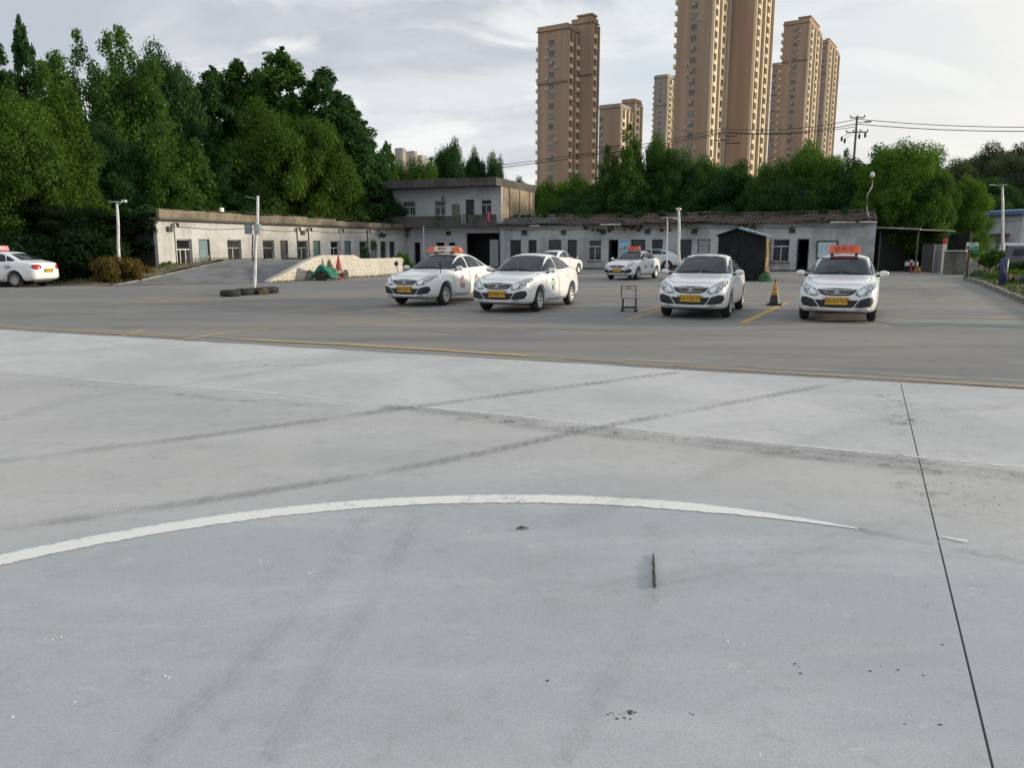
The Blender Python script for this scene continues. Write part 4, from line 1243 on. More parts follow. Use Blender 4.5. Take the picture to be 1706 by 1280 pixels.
def mirror_mesh():
    m = MB(); n = 10
    prof = [(.0,.0),(.055,.004),(.078,.03),(.082,.075),(.06,.115),(.0,.135)]
    vs = []; fs = []
    for r_, d in prof:
        for k in range(n):
            a = 2*math.pi*k/n
            vs.append((r_*1.35*math.cos(a), -d + .05, r_*.82*math.sin(a)))
    for i in range(len(prof)-1):
        for k in range(n): fs.append((i*n+k, i*n+(k+1)%n, (i+1)*n+(k+1)%n, (i+1)*n+k))
    m.add(vs, fs, 0, True)
    m.lathe([(0,.051),(.076,.0515)], 10, 'y', mi=1)
    return fixn(m.mesh('mirror', [M['paint'], M['car_glass']]))
MIRR = mirror_mesh()
WIN_F = [(-.84,.985),(-.66,1.075),(-.44,1.175),(-.20,1.275),(.04,1.325),(.08,1.16),(.085,1.005),(-.3,.995)]
WIN_R = [(.145,1.007),(.14,1.16),(.125,1.33),(.40,1.345),(.66,1.32),(.80,1.275),(.92,1.03),(.5,1.018)]
WIN_Q = [(.965,1.035),(.86,1.245),(1.0,1.215),(1.15,1.145),(1.29,1.065),(1.25,1.04)]
DOOR_F = [(-.86,.945),(-.82,.60),(-.80,.30),(-.3,.255),(.12,.255),(.115,.6),(.115,.955),(-.4,.95)]
DOOR_R = [(.135,.957),(.135,.6),(.14,.255),(.60,.255),(.82,.30),(.90,.52),(1.02,.72),(1.06,.975),(.6,.965)]
HEAD = [(.37,.60),(.47,.565),(.60,.60),(.715,.68),(.775,.79),(.755,.85),(.68,.845),(.56,.80),(.46,.735),(.39,.67)]
HLENS = [(.42,.62),(.48,.605),(.55,.64),(.58,.70),(.53,.73),(.45,.69)]
GRL = [(-.41,.715),(-.34,.63),(-.24,.588),(0,.578),(.24,.588),(.34,.63),(.41,.715),(.2,.735),(0,.740),(-.2,.735)]
INT_C = [(-.45,.50),(-.33,.335),(0,.325),(.33,.335),(.45,.50),(.2,.49),(0,.487),(-.2,.49)]
INT_S = [(.475,.505),(.355,.338),(.52,.340),(.69,.365),(.745,.46),(.725,.55),(.64,.555),(.55,.53)]
WSH = [(-.665,.985),(-.63,1.06),(-.575,1.18),(-.525,1.30),(-.495,1.352),(-.25,1.378),(0,1.385),(.25,1.378),(.495,1.352),(.525,1.30),(.575,1.18),(.63,1.06),(.665,.985),(.35,.984),(0,.990),(-.35,.984)]
RWIN = [(-.60,1.075),(-.56,1.16),(-.50,1.27),(-.46,1.325),(0,1.345),(.46,1.325),(.50,1.27),(.56,1.16),(.60,1.075),(0,1.085)]
TAIL = [(.38,.80),(.45,.73),(.60,.70),(.705,.74),(.725,.83),(.68,.90),(.55,.91),(.42,.88)]
HOOD = [(-.635,-1.02),(-.655,-1.35),(-.63,-1.65),(-.54,-1.88),(-.42,-2.0),(0,-2.05),(.42,-2.0),(.54,-1.88),(.63,-1.65),(.655,-1.35),(.635,-1.02),(.3,-.985),(0,-.975),(-.3,-.985)]
def part(name, me, par, loc=None, rot=None, label=None): return obj(name, me, par, loc, rot, label)

def make_car(label, cat, loc, rot, plate, sign=None, decal=None, suv=False, stalks=False, group='white driving school cars parked in the yard'):
    bvh = BVH_V if suv else BVH_S
    key = 'v' if suv else 's'
    dz = .07 if suv else 0
    pm = M['paint_silver'] if suv else M['paint']
    car = thing('parked_car', label, cat, (loc[0], loc[1], .006), rot, group)
    car.scale = (.965, 1, 1)
    body = part('body', SHELL_SUV if suv else SHELL, car)
    P2 = lambda nm, ol, ax, sg, mt, off=.005, **k: part(nm, patch(nm, [(a, b + dz) for a, b in ol] if k.pop('lift', True) else ol, ax, sg, mt, off, bvh, key=key + k.pop('k', ''), **k), car)
    part('hood_seam', patch('hood_seam', [(x*1.014, (y+1.5)*1.014-1.5) for x, y in HOOD], 'z', 1, M['black'], .0015, bvh, key=key), car)
    part('hood', patch('hood', HOOD, 'z', 1, pm, .0045, bvh, key=key), car)
    wp_ = MESH.get(('wiper', key))
    if not wp_:
        hb = MB()
        for xa_, xb_ in ((-.52, -.02), (.02, .50)):
            pts_ = []
            for i_ in range(6):
                xx_ = xa_ + (xb_-xa_)*i_/5; zz_ = 1.0 + dz + .045*(i_/5 if xa_ < 0 else 1-i_/5)
                h_ = bvh.ray_cast(Vector((xx_, -5, zz_)), Vector((0, 1, 0)))[0]
                pts_.append(h_ + Vector((0, -.022, .012)))
            hb.tube(pts_, .009, 5)
        wp_ = hb.mesh('wiper', M['black']); MESH[('wiper', key)] = wp_
    part('wiper', wp_, car)
    P2('windscreen', WSH, 'y', -1, M['car_glass'], .007)
    P2('rear_window', RWIN, 'y', 1, M['car_glass'], .007)
    for sg in (1, -1):
        f = lambda o: o
        dl = []
        for dn, wn_ in ((DOOR_F, WIN_F), (DOOR_R, WIN_R)):
            sm = part('door_seam', patch('door_seam', [((a - sum(p[0] for p in dn)/len(dn))*1.02 + sum(p[0] for p in dn)/len(dn), (b-.6)*1.015+.6) for a, b in dn], 'x', sg, M['black'], .0015, bvh, key=key), car)
            d = part('door', patch('door', dn, 'x', sg, pm, .0045, bvh, key=key), car)
            part('window', patch('window', [(a, b + dz) for a, b in wn_], 'x', sg, M['car_glass'], .005, bvh, key=key), d)
            yh = .02 if dn is DOOR_F else .86
            hp = surf_x(yh, .845, sg, bvh)
            mm = MESH.get(('handle', key))
            if not mm:
                hb = MB(); hb.box((-.012, -.09, -.014), (.022, .09, .016)); mm = hb.mesh('handle', pm); MESH[('handle', key)] = mm
            part('handle', mm, d, hp)
            dl.append(d)
        P2('quarter_window', WIN_Q, 'x', sg, M['car_glass'], .005)
        hl = P2('headlight', HEAD if sg > 0 else mir(HEAD), 'y', -1, M['lamp'], .006, lift=False)
        part('lens', patch('lens', HLENS if sg > 0 else mir(HLENS), 'y', -1, M['chrome'], .010, bvh, key=key), hl)
        P2('tail_light', TAIL if sg > 0 else mir(TAIL), 'y', 1, M['tail_red'], .008)
        it = P2('fog_lamp_recess', INT_S if sg > 0 else mir(INT_S), 'y', -1, M['black'], .005, lift=False)
        fp = surf(.60*sg, .44, -1, bvh)
        mm = MESH.get('fog')
        if not mm:
            hb = MB(); hb.lathe([(0,-.010),(.026,-.009),(.032,0)], 14, 'y'); mm = fixn(hb.mesh('fog_lamp', M['grille'])); MESH['fog'] = mm
        part('fog_lamp', mm, it, fp + Vector((0, -.006, 0)))
        mp = Vector((sg*.905, -.66, 1.015 + dz))
        mo = part('mirror', MIRR, car, mp)
        mm = MESH.get(('arm', sg))
        if not mm:
            hb = MB(); hb.tube([(-.03*sg, .01, -.03), (-.16*sg, .03, -.06)], [.025, .03], 8); mm = hb.mesh('arm', M['black']); MESH[('arm', sg)] = mm
        part('arm', mm, mo)
        for ay in ARCH_Y:
            w = obj('wheel', None, car, (sg*.715, ay, WR), (0, 0, 0 if sg > 0 else math.pi))
            part('tyre', TYRE, w); part('rim', RIM, w)
        if decal:
            tx, colr = decal
            for i, (d, yd) in enumerate(zip(dl, (-.36, .52))):
                if tx == 'green' and i: continue
                q_ = surf_x(yd, .66, sg, bvh); q2 = surf_x(yd, .50, sg, bvh)
                rot_ = (R(90) - (.03), 0, R(90) * sg)
                if tx == 'green':
                    lm = MESH.get('greenlogo')
                    if not lm:
                        hb = MB()
                        for k in range(3):
                            a = R(90 + 120*k)
                            for da in (-.42, .42):
                                hb.add([((.05)*math.cos(a+da*1.2), .05*math.sin(a+da*1.2), .002), (.115*math.cos(a+da-.38), .115*math.sin(a+da-.38), .002), (.13*math.cos(a+da), .13*math.sin(a+da), .002), (.115*math.cos(a+da+.38), .115*math.sin(a+da+.38), .002)], [(0,1,2,3)])
                        lm = hb.mesh('door_emblem', M['text_green']); MESH['greenlogo'] = lm
                    part('door_emblem', lm, d, q_ + Vector((.012*sg, 0, .02)), rot_)
                    part('lettering', text_mesh('驾校', .085, M['text_green']), d, q2 + Vector((.012*sg, 0, .03)), rot_)
                elif tx == 'red':
                    lm = MESH.get('redlogo')
                    if not lm:
                        hb = MB(); n_ = 20
                        for (ra, rb, a0, a1) in ((.075, .10, -40, 250), (.0, .045, 20, 200)):
                            vs = []
                            for k in range(n_+1):
                                a = R(a0 + (a1-a0)*k/n_); vs += [(ra*math.cos(a), ra*1.2*math.sin(a), .002), (rb*math.cos(a), rb*1.2*math.sin(a), .002)]
                            hb.add(vs, [(2*k, 2*k+1, 2*k+3, 2*k+2) for k in range(n_)])
                        lm = hb.mesh('door_emblem', M['text_red']); MESH['redlogo'] = lm
                    part('door_emblem', lm, d, q_ + Vector((.012*sg, 0, .03)), rot_)
                    part('lettering', text_mesh('驾校', .15, M['text_red']), d, q2 + Vector((.012*sg, 0, -.0)), rot_)
                elif tx == 'dark':
                    part('lettering', text_mesh('驾校', .17, M['ink']), d, q_ + Vector((.012*sg, 0, -.04)), rot_)
            if tx == 'blue':
                q_ = surf_x(1.46, .80, sg, bvh)
                part('lettering', text_mesh('驾校', .16, M['text_blue']), car, surf_x(1.02, .80, sg, bvh) + Vector((.012*sg, 0, 0)), (R(90), 0, R(90)*sg))
    g = P2('grille', GRL, 'y', -1, M['grille'], .004, lift=False)
    for zb_, hw_ in ((.617,.27),(.658,.33),(.700,.37)):
        part('grille_bar', patch('grille_bar', [(-hw_, zb_+.008),(-hw_*.5, zb_-.002),(0, zb_-.006),(hw_*.5, zb_-.002),(hw_, zb_+.008),(hw_, zb_+.018),(0, zb_+.005),(-hw_, zb_+.018)], 'y', -1, M['chrome'], .011, bvh, rings=2, key=key), g)
    sp = surf(0, .65, -1, bvh)
    mm = MESH.get('emblem')
    if not mm:
        hb = MB()
        for k in range(5):
            a = R(90+72*k); hb.add([(0,-.004,0), (.05*math.cos(a-.32), 0, .05*math.sin(a-.32)*.8), (.075*math.cos(a), -.002, .075*math.sin(a)*.72), (.05*math.cos(a+.32), 0, .05*math.sin(a+.32)*.8)], [(0,1,2,3)])
        mm = hb.mesh('emblem', M['chrome']); MESH['emblem'] = mm
    part('emblem', mm, g, sp + Vector((0, -.016, 0)))
    P2('lower_intake', INT_C, 'y', -1, M['black'], .004, lift=False)
    lipo = [(-.66,.305),(-.3,.285),(0,.280),(.3,.285),(.66,.305),(.66,.33),(.3,.315),(0,.31),(-.3,.315),(-.66,.33)]
    P2('bumper_lip', lipo, 'y', -1, pm, .03, lift=False, rings=2)
    lit = plate
    pmesh = MESH.get('plate')
    if not pmesh:
        hb = MB(); hb.box((-.235, -.012, -.078), (.235, 0, .078)); pmesh = hb.mesh('number_plate', M['plate']); MESH['plate'] = pmesh
    p0 = surf(0, .47, -1, bvh)
    np_ = part('number_plate', pmesh, car, Vector((0, min(surf(0, .40, -1, bvh).y, surf(0, .54, -1, bvh).y) - .014, .475)))
    part('lettering', text_mesh(lit, .118, M['text_black']), np_, (0, -.0145, -.004), (R(90), 0, 0))
    np2 = part('number_plate', pmesh, car, Vector((0, surf(0, .66, 1, bvh).y + .014, .66)), (0, 0, math.pi))
    part('lettering', text_mesh(lit, .118, M['text_black']), np2, (0, -.0145, -.004), (R(90), 0, 0))
    ub = MESH.get('under')
    if not ub:
        hb = MB(); hb.box((-.60, -1.95, .20), (.60, 2.0, .60)); ub = hb.mesh('underbody', M['black']); MESH['under'] = ub
    part('underbody', ub, car)
    if sign:
        kind, tx, ys_ = sign
        zr = BVH_S.ray_cast(Vector((0, ys_, 5)), Vector((0, 0, -1)))[0].z
        rs = obj('roof_sign', None, car, (0, ys_, zr))
        fb = MB()
        for x in (-.27, .27): fb.box((x-.03, -.08, -.02), (x+.03, .08, .06))
        part('bracket', fb.mesh('bracket', M['black']), rs)
        hb = MB()
        if kind == 'bar':
            hb.add([(-.29,-.13,.05),(.29,-.13,.05),(.29,.13,.05),(-.29,.13,.05),(-.29,-.09,.21),(.29,-.09,.21),(.29,.09,.21),(-.29,.09,.21)], [(0,3,2,1),(4,5,6,7),(0,1,5,4),(1,2,6,5),(2,3,7,6),(3,0,4,7)])
            part('sign_box', hb.mesh('sign_box', M['sign_pale']), rs)
            for sg in (1, -1):
                eb = MB(); 
                eb.add([(.293*sg,-.12,.04),(.60*sg,-.08,.04),(.60*sg,.08,.04),(.293*sg,.12,.04),(.293*sg,-.09,.20),(.53*sg,-.06,.17),(.53*sg,.06,.17),(.293*sg,.09,.20)], [(0,3,2,1),(4,5,6,7),(0,1,5,4),(1,2,6,5),(2,3,7,6),(3,0,4,7)])
                part('amber_lamp', fixn(eb.mesh('amber_lamp', M['orange'])), rs)
            part('lettering', text_mesh('教练车', .105, M['text_red']), rs, (-.02, -.117, .13), (R(76), 0, 0))
        else:
            mt = {'orange': 'sign_red', 'pink': 'sign_pink'}[kind]
            wd_ = .35
            hb.add([(-wd_,-.11,.05),(wd_,-.11,.05),(wd_,.11,.05),(-wd_,.11,.05),(-wd_*.93,-.07,.23),(wd_*.93,-.07,.23),(wd_*.93,.07,.23),(-wd_*.93,.07,.23)], [(0,3,2,1),(4,5,6,7),(0,1,5,4),(1,2,6,5),(2,3,7,6),(3,0,4,7)])
            part('sign_box', hb.mesh('sign_box', M[mt]), rs)
            for sg in (-1, 1):
                part('lettering', text_mesh('教练车' if kind == 'orange' else '教练', .15, M['text_cream'] if kind == 'pink' else M['text_red']), rs, (0, sg*.097, .14), (R(77), 0, 0 if sg < 0 else math.pi))
    if stalks:
        for sg in (1, -1):
            hb = MB(); hb.tube([(sg*.70, -1.42, .88), (sg*.74, -1.46, 1.05), (sg*.74, -1.46, 1.10)], .010, 6); so_ = part('fender_mirror', hb.mesh('fender_mirror', M['black']), car)
            hb = MB(); hb.lathe([(0,.02),(.06,.01),(.07,-.02),(0,-.05)], 12, 'y', (sg*.74, -1.46, 1.14)); part('mirror_head', hb.mesh('mirror_head', M['black']), so_)
    return car
def at_front_left(fx, fy, rot):
    """car centre from the ground point under its front left wheel"""
    c_, s_ = math.cos(rot), math.sin(rot)
    lx, ly = .80, -1.28
    return (fx - (lx*c_ - ly*s_), fy - (lx*s_ + ly*c_))
YAW = R(-22.4)
make_car('white sedan with amber light bar and red door emblems, left of the front row', 'car', at_front_left(*(-1.809,21.498), YAW - R(2)), YAW - R(2), '皖A·G81学', ('bar', '', .05), ('red', 0), stalks=True)
make_car('white sedan with green emblem on its door and no roof sign', 'car', at_front_left(*(0.726,19.371), YAW), YAW, '皖A·8813学', None, ('green', 0))
make_car('plain white sedan with no roof sign and no door emblem, beside the traffic cone', 'car', at_front_left(*(5.07,17.775), YAW), YAW, '皖A·C833学', None, None)
make_car('white sedan with orange roof sign seen head on, rightmost of the front row', 'car', at_front_left(*(7.988,16.824), YAW - R(3)), YAW - R(3), '皖A·E775学', ('orange', '', .0), None)
make_car('small looking white sedan with orange roof sign parked in the second row', 'car', at_front_left(*(6.292,38.485), YAW - R(8)), YAW - R(8), '皖A·E27学', ('orange', '', .0), ('dark', 0))
make_car('white sedan facing away, half hidden behind the sedan with the green emblem', 'car', (2.697,45.672), R(152), '皖A·D19学', None, None)
make_car('silver white hatchback parked side on in front of the tiled building', 'car', (10.225,56.961), R(-112), '皖A·5K21', None, None, suv=True, group=None)
make_car('white sedan seen from behind with pink roof sign and blue lettering on its rear side', 'car', (-21.2, 32.2), R(-99), '皖A·F13学', ('pink', '', .1), ('blue', 0))
make_car('white sedan cut off by the left edge of the picture, only its tail showing', 'car', (-21.75, 29.0), R(-99), '皖A·F26学', None, None)
# ------------------------------------------------------------------ trees
def leaf_cloud(name, clumps, n, size, seed, flat=.75, up=.35, hang=0.0):
    """clumps: array rows (x,y,z,r). n leaves shared out by clump area; each leaf a small bent quad"""
    g = np.random.default_rng(seed)
    cl = np.array(clumps, dtype=float)
    w = cl[:, 3] ** 2; w /= w.sum()
    idx = g.choice(len(cl), n, p=w)
    d = g.normal(size=(n, 3)); d /= np.linalg.norm(d, axis=1)[:, None]
    rad = g.random(n) ** .38
    off = d * (rad * cl[idx, 3])[:, None] * (1 + np.clip(.13 * g.normal(size=(n, 1)), -.25, .22))
    off[:, 2] *= flat
    c = cl[idx, :3] + off
    if hang: c[:, 2] -= hang * g.random(n)
    nrm = d * .8 + g.normal(size=(n, 3)) * .55; nrm[:, 2] += up
    nrm /= np.linalg.norm(nrm, axis=1)[:, None]
    a = np.cross(nrm, g.normal(size=(n, 3))); a /= np.linalg.norm(a, axis=1)[:, None] + 1e-9
    b = np.cross(nrm, a)
    s = size * (.55 + .9 * g.random(n)); asp = .45 + .3 * g.random(n)
    A = a * s[:, None]; B = b * (s * asp)[:, None]
    v = np.empty((n, 4, 3))
    v[:, 0] = c - A; v[:, 1] = c + B * .9 - nrm * (s * .12)[:, None]; v[:, 2] = c + A; v[:, 3] = c - B * .9 - nrm * (s * .12)[:, None]
    me = bpy.data.meshes.new(name)
    me.vertices.add(n * 4); me.vertices.foreach_set('co', v.reshape(-1))
    me.loops.add(n * 4); me.loops.foreach_set('vertex_index', np.arange(n * 4, dtype=np.int32))
    me.polygons.add(n); me.polygons.foreach_set('loop_start', np.arange(0, n * 4, 4, dtype=np.int32))
    try: me.polygons.foreach_set('loop_total', np.full(n, 4, dtype=np.int32))
    except Exception: pass
    me.update(calc_edges=True)
    ct = g.random(len(cl))
    tint = np.clip(.5 * ct[idx] + .5 * g.random(n), 0, 1).astype(np.float32)
    at = me.attributes.new('tint', 'FLOAT', 'FACE'); at.data.foreach_set('value', tint)
    return me

def crown_clumps(kind, seed):
    """unit tree: height 1, crown half width 1 (scaled per tree)"""
    q = random.Random(seed); out = []
    if kind == 'cone':                      # tall pyramidal, ragged tiers
        nl = 30
        for j in range(nl):
            h = (j + q.uniform(-.4, .4)) / (nl - 1); h = min(1, max(0, h))
            R_ = (1 - h) ** .54 * .90 * (1 if h > .06 else .8)
            for i in range(max(3, int(3 + 15 * R_))):
                a = q.uniform(0, 6.283); k = q.uniform(.2, 1.12) ** .6
                out.append((R_*k*math.cos(a), R_*k*math.sin(a), .08 + .88*h + q.uniform(-.02, .02), (.085 + .085*(1-h) ** .7) * q.uniform(.7, 1.3)))
        for i in range(6): out.append((q.uniform(-.03,.03), q.uniform(-.03,.03), .93 + .011*i, .085 - .009*i))
    elif kind == 'broad':                   # several leading stems, lumpy outline
        st = [(q.uniform(-.5,.5), q.uniform(-.5,.5), q.uniform(.70, .93)) for _ in range(5)] + [(q.uniform(-.15,.15), q.uniform(-.15,.15), 1.0)]
        for sx, sy, sh in st:
            nl = 16
            for j in range(nl):
                h = (j + q.uniform(-.4, .4)) / (nl - 1); h = min(1, max(0, h))
                R_ = .56 * (1 - h) ** .62 * (1 if h > .1 else .8)
                for i in range(max(2, int(1 + 6 * R_ / .5 * .8))):
                    a = q.uniform(0, 6.283); k = q.uniform(.3, 1.1) ** .6
                    out.append((sx + R_*k*math.cos(a), sy + R_*k*math.sin(a), .06 + (sh-.10)*h, (.10 + .10*(1-h) ** .6) * q.uniform(.75, 1.3)))
    elif kind == 'round':                   # dense camphor-like dome
        for i in range(120):
            ph = q.uniform(-.95, 1.45); a = q.uniform(0, 6.283)
            rr_ = q.uniform(.55, 1.0) * q.uniform(.86, 1.08)
            x = rr_*math.cos(ph)*math.cos(a); y = rr_*math.cos(ph)*math.sin(a); z = rr_*math.sin(ph)
            out.append((x*.90, y*.90, .50 + z*.45, q.uniform(.15, .29)))
    elif kind == 'feather':                 # open, layered sprays with gaps
        for i in range(34):
            a = q.uniform(0, 6.283); h = q.uniform(.46, .93); L_ = (1.05 - 1.5*abs(h-.74)) * q.uniform(.55, 1.0); rise = q.uniform(-.02, .09)
            for k in range(6):
                f = .25 + .75*k/5; a += q.uniform(-.16, .16)
                out.append((L_*f*math.cos(a), L_*f*math.sin(a), h + rise*f + q.uniform(-.02, .02), q.uniform(.09, .16) * (1.15 - .45*f)))
    elif kind == 'bush':
        for i in range(40):
            a = q.uniform(0, 6.283); r_ = q.random() ** .5
            out.append((r_*math.cos(a)*.9, r_*math.sin(a)*.9, q.uniform(.1, .8) * (1 - .35*r_), q.uniform(.18,.34)))
    return out
# scale of crown meshes: built at typical size so that leaves stay leaf sized
KIND = {'cone': (16, 4.0, 85000, .115), 'broad': (15, 5.0, 105000, .115), 'round': (10, 4.6, 105000, .088), 'feather': (11, 4.0, 40000, .12), 'bush': (3, 2.2, 11000, .10)}
CROWN = {}
def crown(kind, var):
    k = (kind, var)
    if k not in CROWN:
        H, Wd, n, s = KIND[kind]
        cl = crown_clumps(kind, 100 + var * 17 + len(kind))
        cl = [(x*Wd, y*Wd, z*H, r_*Wd) for x, y, z, r_ in cl]
        CROWN[k] = leaf_cloud('crown', cl, n, s, var + 5, flat={'feather': .5, 'cone': 1.05, 'broad': 1.15}.get(kind, .9), up=.5 if kind == 'feather' else .25)
    return CROWN[k]
TRUNK = {}
def trunk(kind, var):
    k = (kind, var)
    if k not in TRUNK:
        H, Wd, n, s = KIND[kind]; q = random.Random(var * 7 + 3); m = MB()
        if kind == 'bush':
            for i in range(5):
                a = q.uniform(0, 6.28); m.tube([(0,0,-.1), (.4*math.cos(a), .4*math.sin(a), H*.3), (1.0*math.cos(a), 1.0*math.sin(a), H*.55)], [.04,.03,.015], 6)
        else:
            top = H * {'cone': .96, 'broad': .78, 'round': .7, 'feather': .72}[kind]
            pts = [(q.uniform(-.06,.06)*i, q.uniform(-.06,.06)*i, top*i/7 - (.15 if i == 0 else 0)) for i in range(8)]
            r0 = .20 if kind == 'feather' else .27
            m.tube(pts, [r0*(1.25 if i == 0 else 1)*(1-i/7.6) for i in range(8)], 9)
            for i in range(14 if kind != 'cone' else 22):
                h = q.uniform(.22, .95); a = q.uniform(0, 6.28); z = top*h
                L_ = Wd * (.75 if kind != 'cone' else .85*(1-h)+.1) * q.uniform(.6, 1.0)
                bx, by = pts[int(h*7)][0], pts[int(h*7)][1]
                m.tube([(bx, by, z), (bx+L_*.5*math.cos(a), by+L_*.5*math.sin(a), z+L_*(.30 if kind != 'cone' else .05)), (bx+L_*math.cos(a), by+L_*math.sin(a), z+L_*(.55 if kind != 'cone' else .02))],
                       [.10*(1-h*.6), .06*(1-h*.6), .02], 6)
        TRUNK[k] = m.mesh('trunk', M['bark'])
    return TRUNK[k]
tcount = [0]
def tree(kind, var, mat, pos, label, rot=None, group=None, cat='tree', name=None):
    x, y, top, hw = pos
    H, Wd, n, s = KIND[kind]
    t_ = thing(name or {'cone': 'conical_tree', 'broad': 'broadleaf_tree', 'round': 'evergreen_tree', 'feather': 'feathery_tree', 'bush': 'shrub'}[kind], label, cat, (x, y, 0), 0, group)
    tcount[0] += 1
    rz_ = rot if rot is not None else (tcount[0] * 2.4) % 6.28
    sc = (hw / Wd / 1.0, hw / Wd / 1.0, top / H / 1.0)
    tr = obj('trunk', trunk(kind, var), t_, None, rz_); tr.scale = sc
    me = crown(kind, var)
    c = obj('crown', me, t_, None, rz_); c.scale = sc
    if not me.materials: me.materials.append(None)
    c.material_slots[0].link = 'OBJECT'; c.material_slots[0].material = M[mat]
    return t_
GA = 'tall trees behind the left building'
for kind, var, mat, pos, label in (
 ('cone', 0, 'leaf_deep', (-33.7,56.0,17.311,2.12), 'thin dark conical tree rising alone at the far left skyline'),
 ('broad', 0, 'leaf', (-28.808,54.0,16.084,3.98), 'tall broad green tree with rounded top, left of the skyline'),
 ('broad', 1, 'leaf', (-28.534,57.0,16.732,3.861), 'broad green tree filling the skyline between its two rounder neighbours at left'),
 ('round', 1, 'leaf_deep', (-25.522,58.0,15.637,3.466), 'rounded dark tree on the slope down to the notch in the skyline'),
 ('broad', 1, 'leaf', (-26.033,55.0,16.504,3.945), 'tall broad green tree with several peaks behind the corner of the left building'),
 ('broad', 2, 'leaf_deep', (-24.156,58.0,14.871,3.235), 'dark tree whose top slopes down to the notch in the skyline'),
 ('cone', 1, 'leaf_deep', (-22.941,62.0,15.397,4.694), 'dark conical tree directly right of the notch in the skyline'),
 ('cone', 2, 'leaf', (-21.734,64.0,16.377,4.59), 'conical tree with a blunt twin top, above the leaning pole'),
 ('cone', 0, 'leaf_deep', (-20.749,66.0,16.01,4.733), 'dark conical tree squeezed left of the tallest spire'),
 ('cone', 1, 'leaf', (-18.241,64.0,17.266,5.482), 'tallest spire shaped conical tree above the left building'),
 ('cone', 2, 'leaf_deep', (-14.953,64.0,15.752,5.737), 'big dark conical tree right of the tallest spire'),
 ('cone', 0, 'leaf_deep', (-13.435,67.0,13.585,4.805), 'conical tree on the descending right shoulder of the wood'),
 ('broad', 1, 'leaf_deep', (-12.288,70.0,10.915,2.231), 'small dark tree at the right foot of the tall wood'),
 ('cone', 1, 'leaf', (-12.27,78.0,11.979,2.238), 'slim pointed tree beside the tiny far towers'),
 ('round', 0, 'leaf', (-10.045,84.0,10.707,4.184), 'round low green tree right behind the two storey building'),
 ('round', 2, 'leaf_deep', (-6.886,88.0,13.627,2.525), 'tall dark tree standing over the flat roof of the two storey building'),
 ('round', 1, 'leaf_deep', (-4.245,90.0,12.404,1.721), 'small dome shaped tree over the flat roof, second from its right end'),
 ('round', 0, 'leaf_deep', (-1.918,90.0,11.947,1.793), 'small dome shaped tree over the right end of the flat roof'),
 ('round', 2, 'leaf_deep', (0.459,86.0,9.29,2.399), 'low dark tree peeping over the right end of the two storey roof'),
 ('round', 1, 'leaf_deep', (-5.467,92.0,11.306,4.765), 'rounded dark tree hidden low behind the flat roof'),
 ('broad', 0, 'leaf_deep', (-9.174,92.0,12.11,4.032), 'dark tree filling the gap behind the two storey roof'),
 ('round', 0, 'leaf_olive', (-25.95,41.0,9.225,3.267), 'olive yellow rounded tree at the left edge above the parked sedans'),
 ('broad', 1, 'leaf_olive', (-26.252,46.0,12.285,3.024), 'tall olive green tree in front of the dark wood at left'),
 ('cone', 2, 'leaf_deep', (-29.792,46.0,14.945,2.383), 'tree cut by the left edge whose top nearly reaches the picture top'),
 ('round', 1, 'leaf_deep', (-25.724,50.0,9.045,2.789), 'dark evergreen in the shade behind the street lamp and its shrub'),
 ('broad', 2, 'leaf', (-22.882,52.0,10.384,3.419), 'green leafy tree with sunlit flank above the end of the left building'),
 ('broad', 0, 'leaf_deep', (-21.572,56.0,10.34,3.124), 'dark leafy tree above the white floodlight'),
 ('round', 2, 'leaf_olive', (-17.461,58.0,12.222,4.044), 'rounded tree with yellowish sunlit top behind the middle of the left building'),
 ('round', 0, 'leaf_olive', (-14.473,60.0,10.749,3.108), 'rounded olive tree below the big dark conical tree'),
 ('broad', 1, 'leaf', (-12.142,61.0,7.367,2.674), 'low leafy tree near the left side of the two storey building'),
 ('broad', 2, 'leaf_deep', (-19.288,56.0,8.728,3.124), 'shaded leafy tree right behind the top of the leaning pole'),
 ('round', 1, 'leaf_deep', (-10.732,66.0,7.114,2.367), 'dark rounded tree touching the left wall of the two storey building'),
 ('round', 2, 'leaf_deep', (-24.602,52.0,7.086,3.108), 'black looking shaded evergreen behind the grey end wall of the left building'),
 ('broad', 1, 'leaf_deep', (-29.573,60.0,13.943,4.064), 'dark tree deep in the wood seen through gaps of the front trees'),
 ('broad', 0, 'leaf_deep', (-18.725,70.0,13.025,4.741), 'dark tree deep in the wood below the tallest spire'),
 ('round', 1, 'leaf_painted_shade', (-23.772,41.0,4.118,3.757), 'low dark evergreen in deep shade behind the pink signed sedan'),
 ):
    tree(kind, var, mat, pos, label, group=GA)
GB = 'trees behind the tiled building'
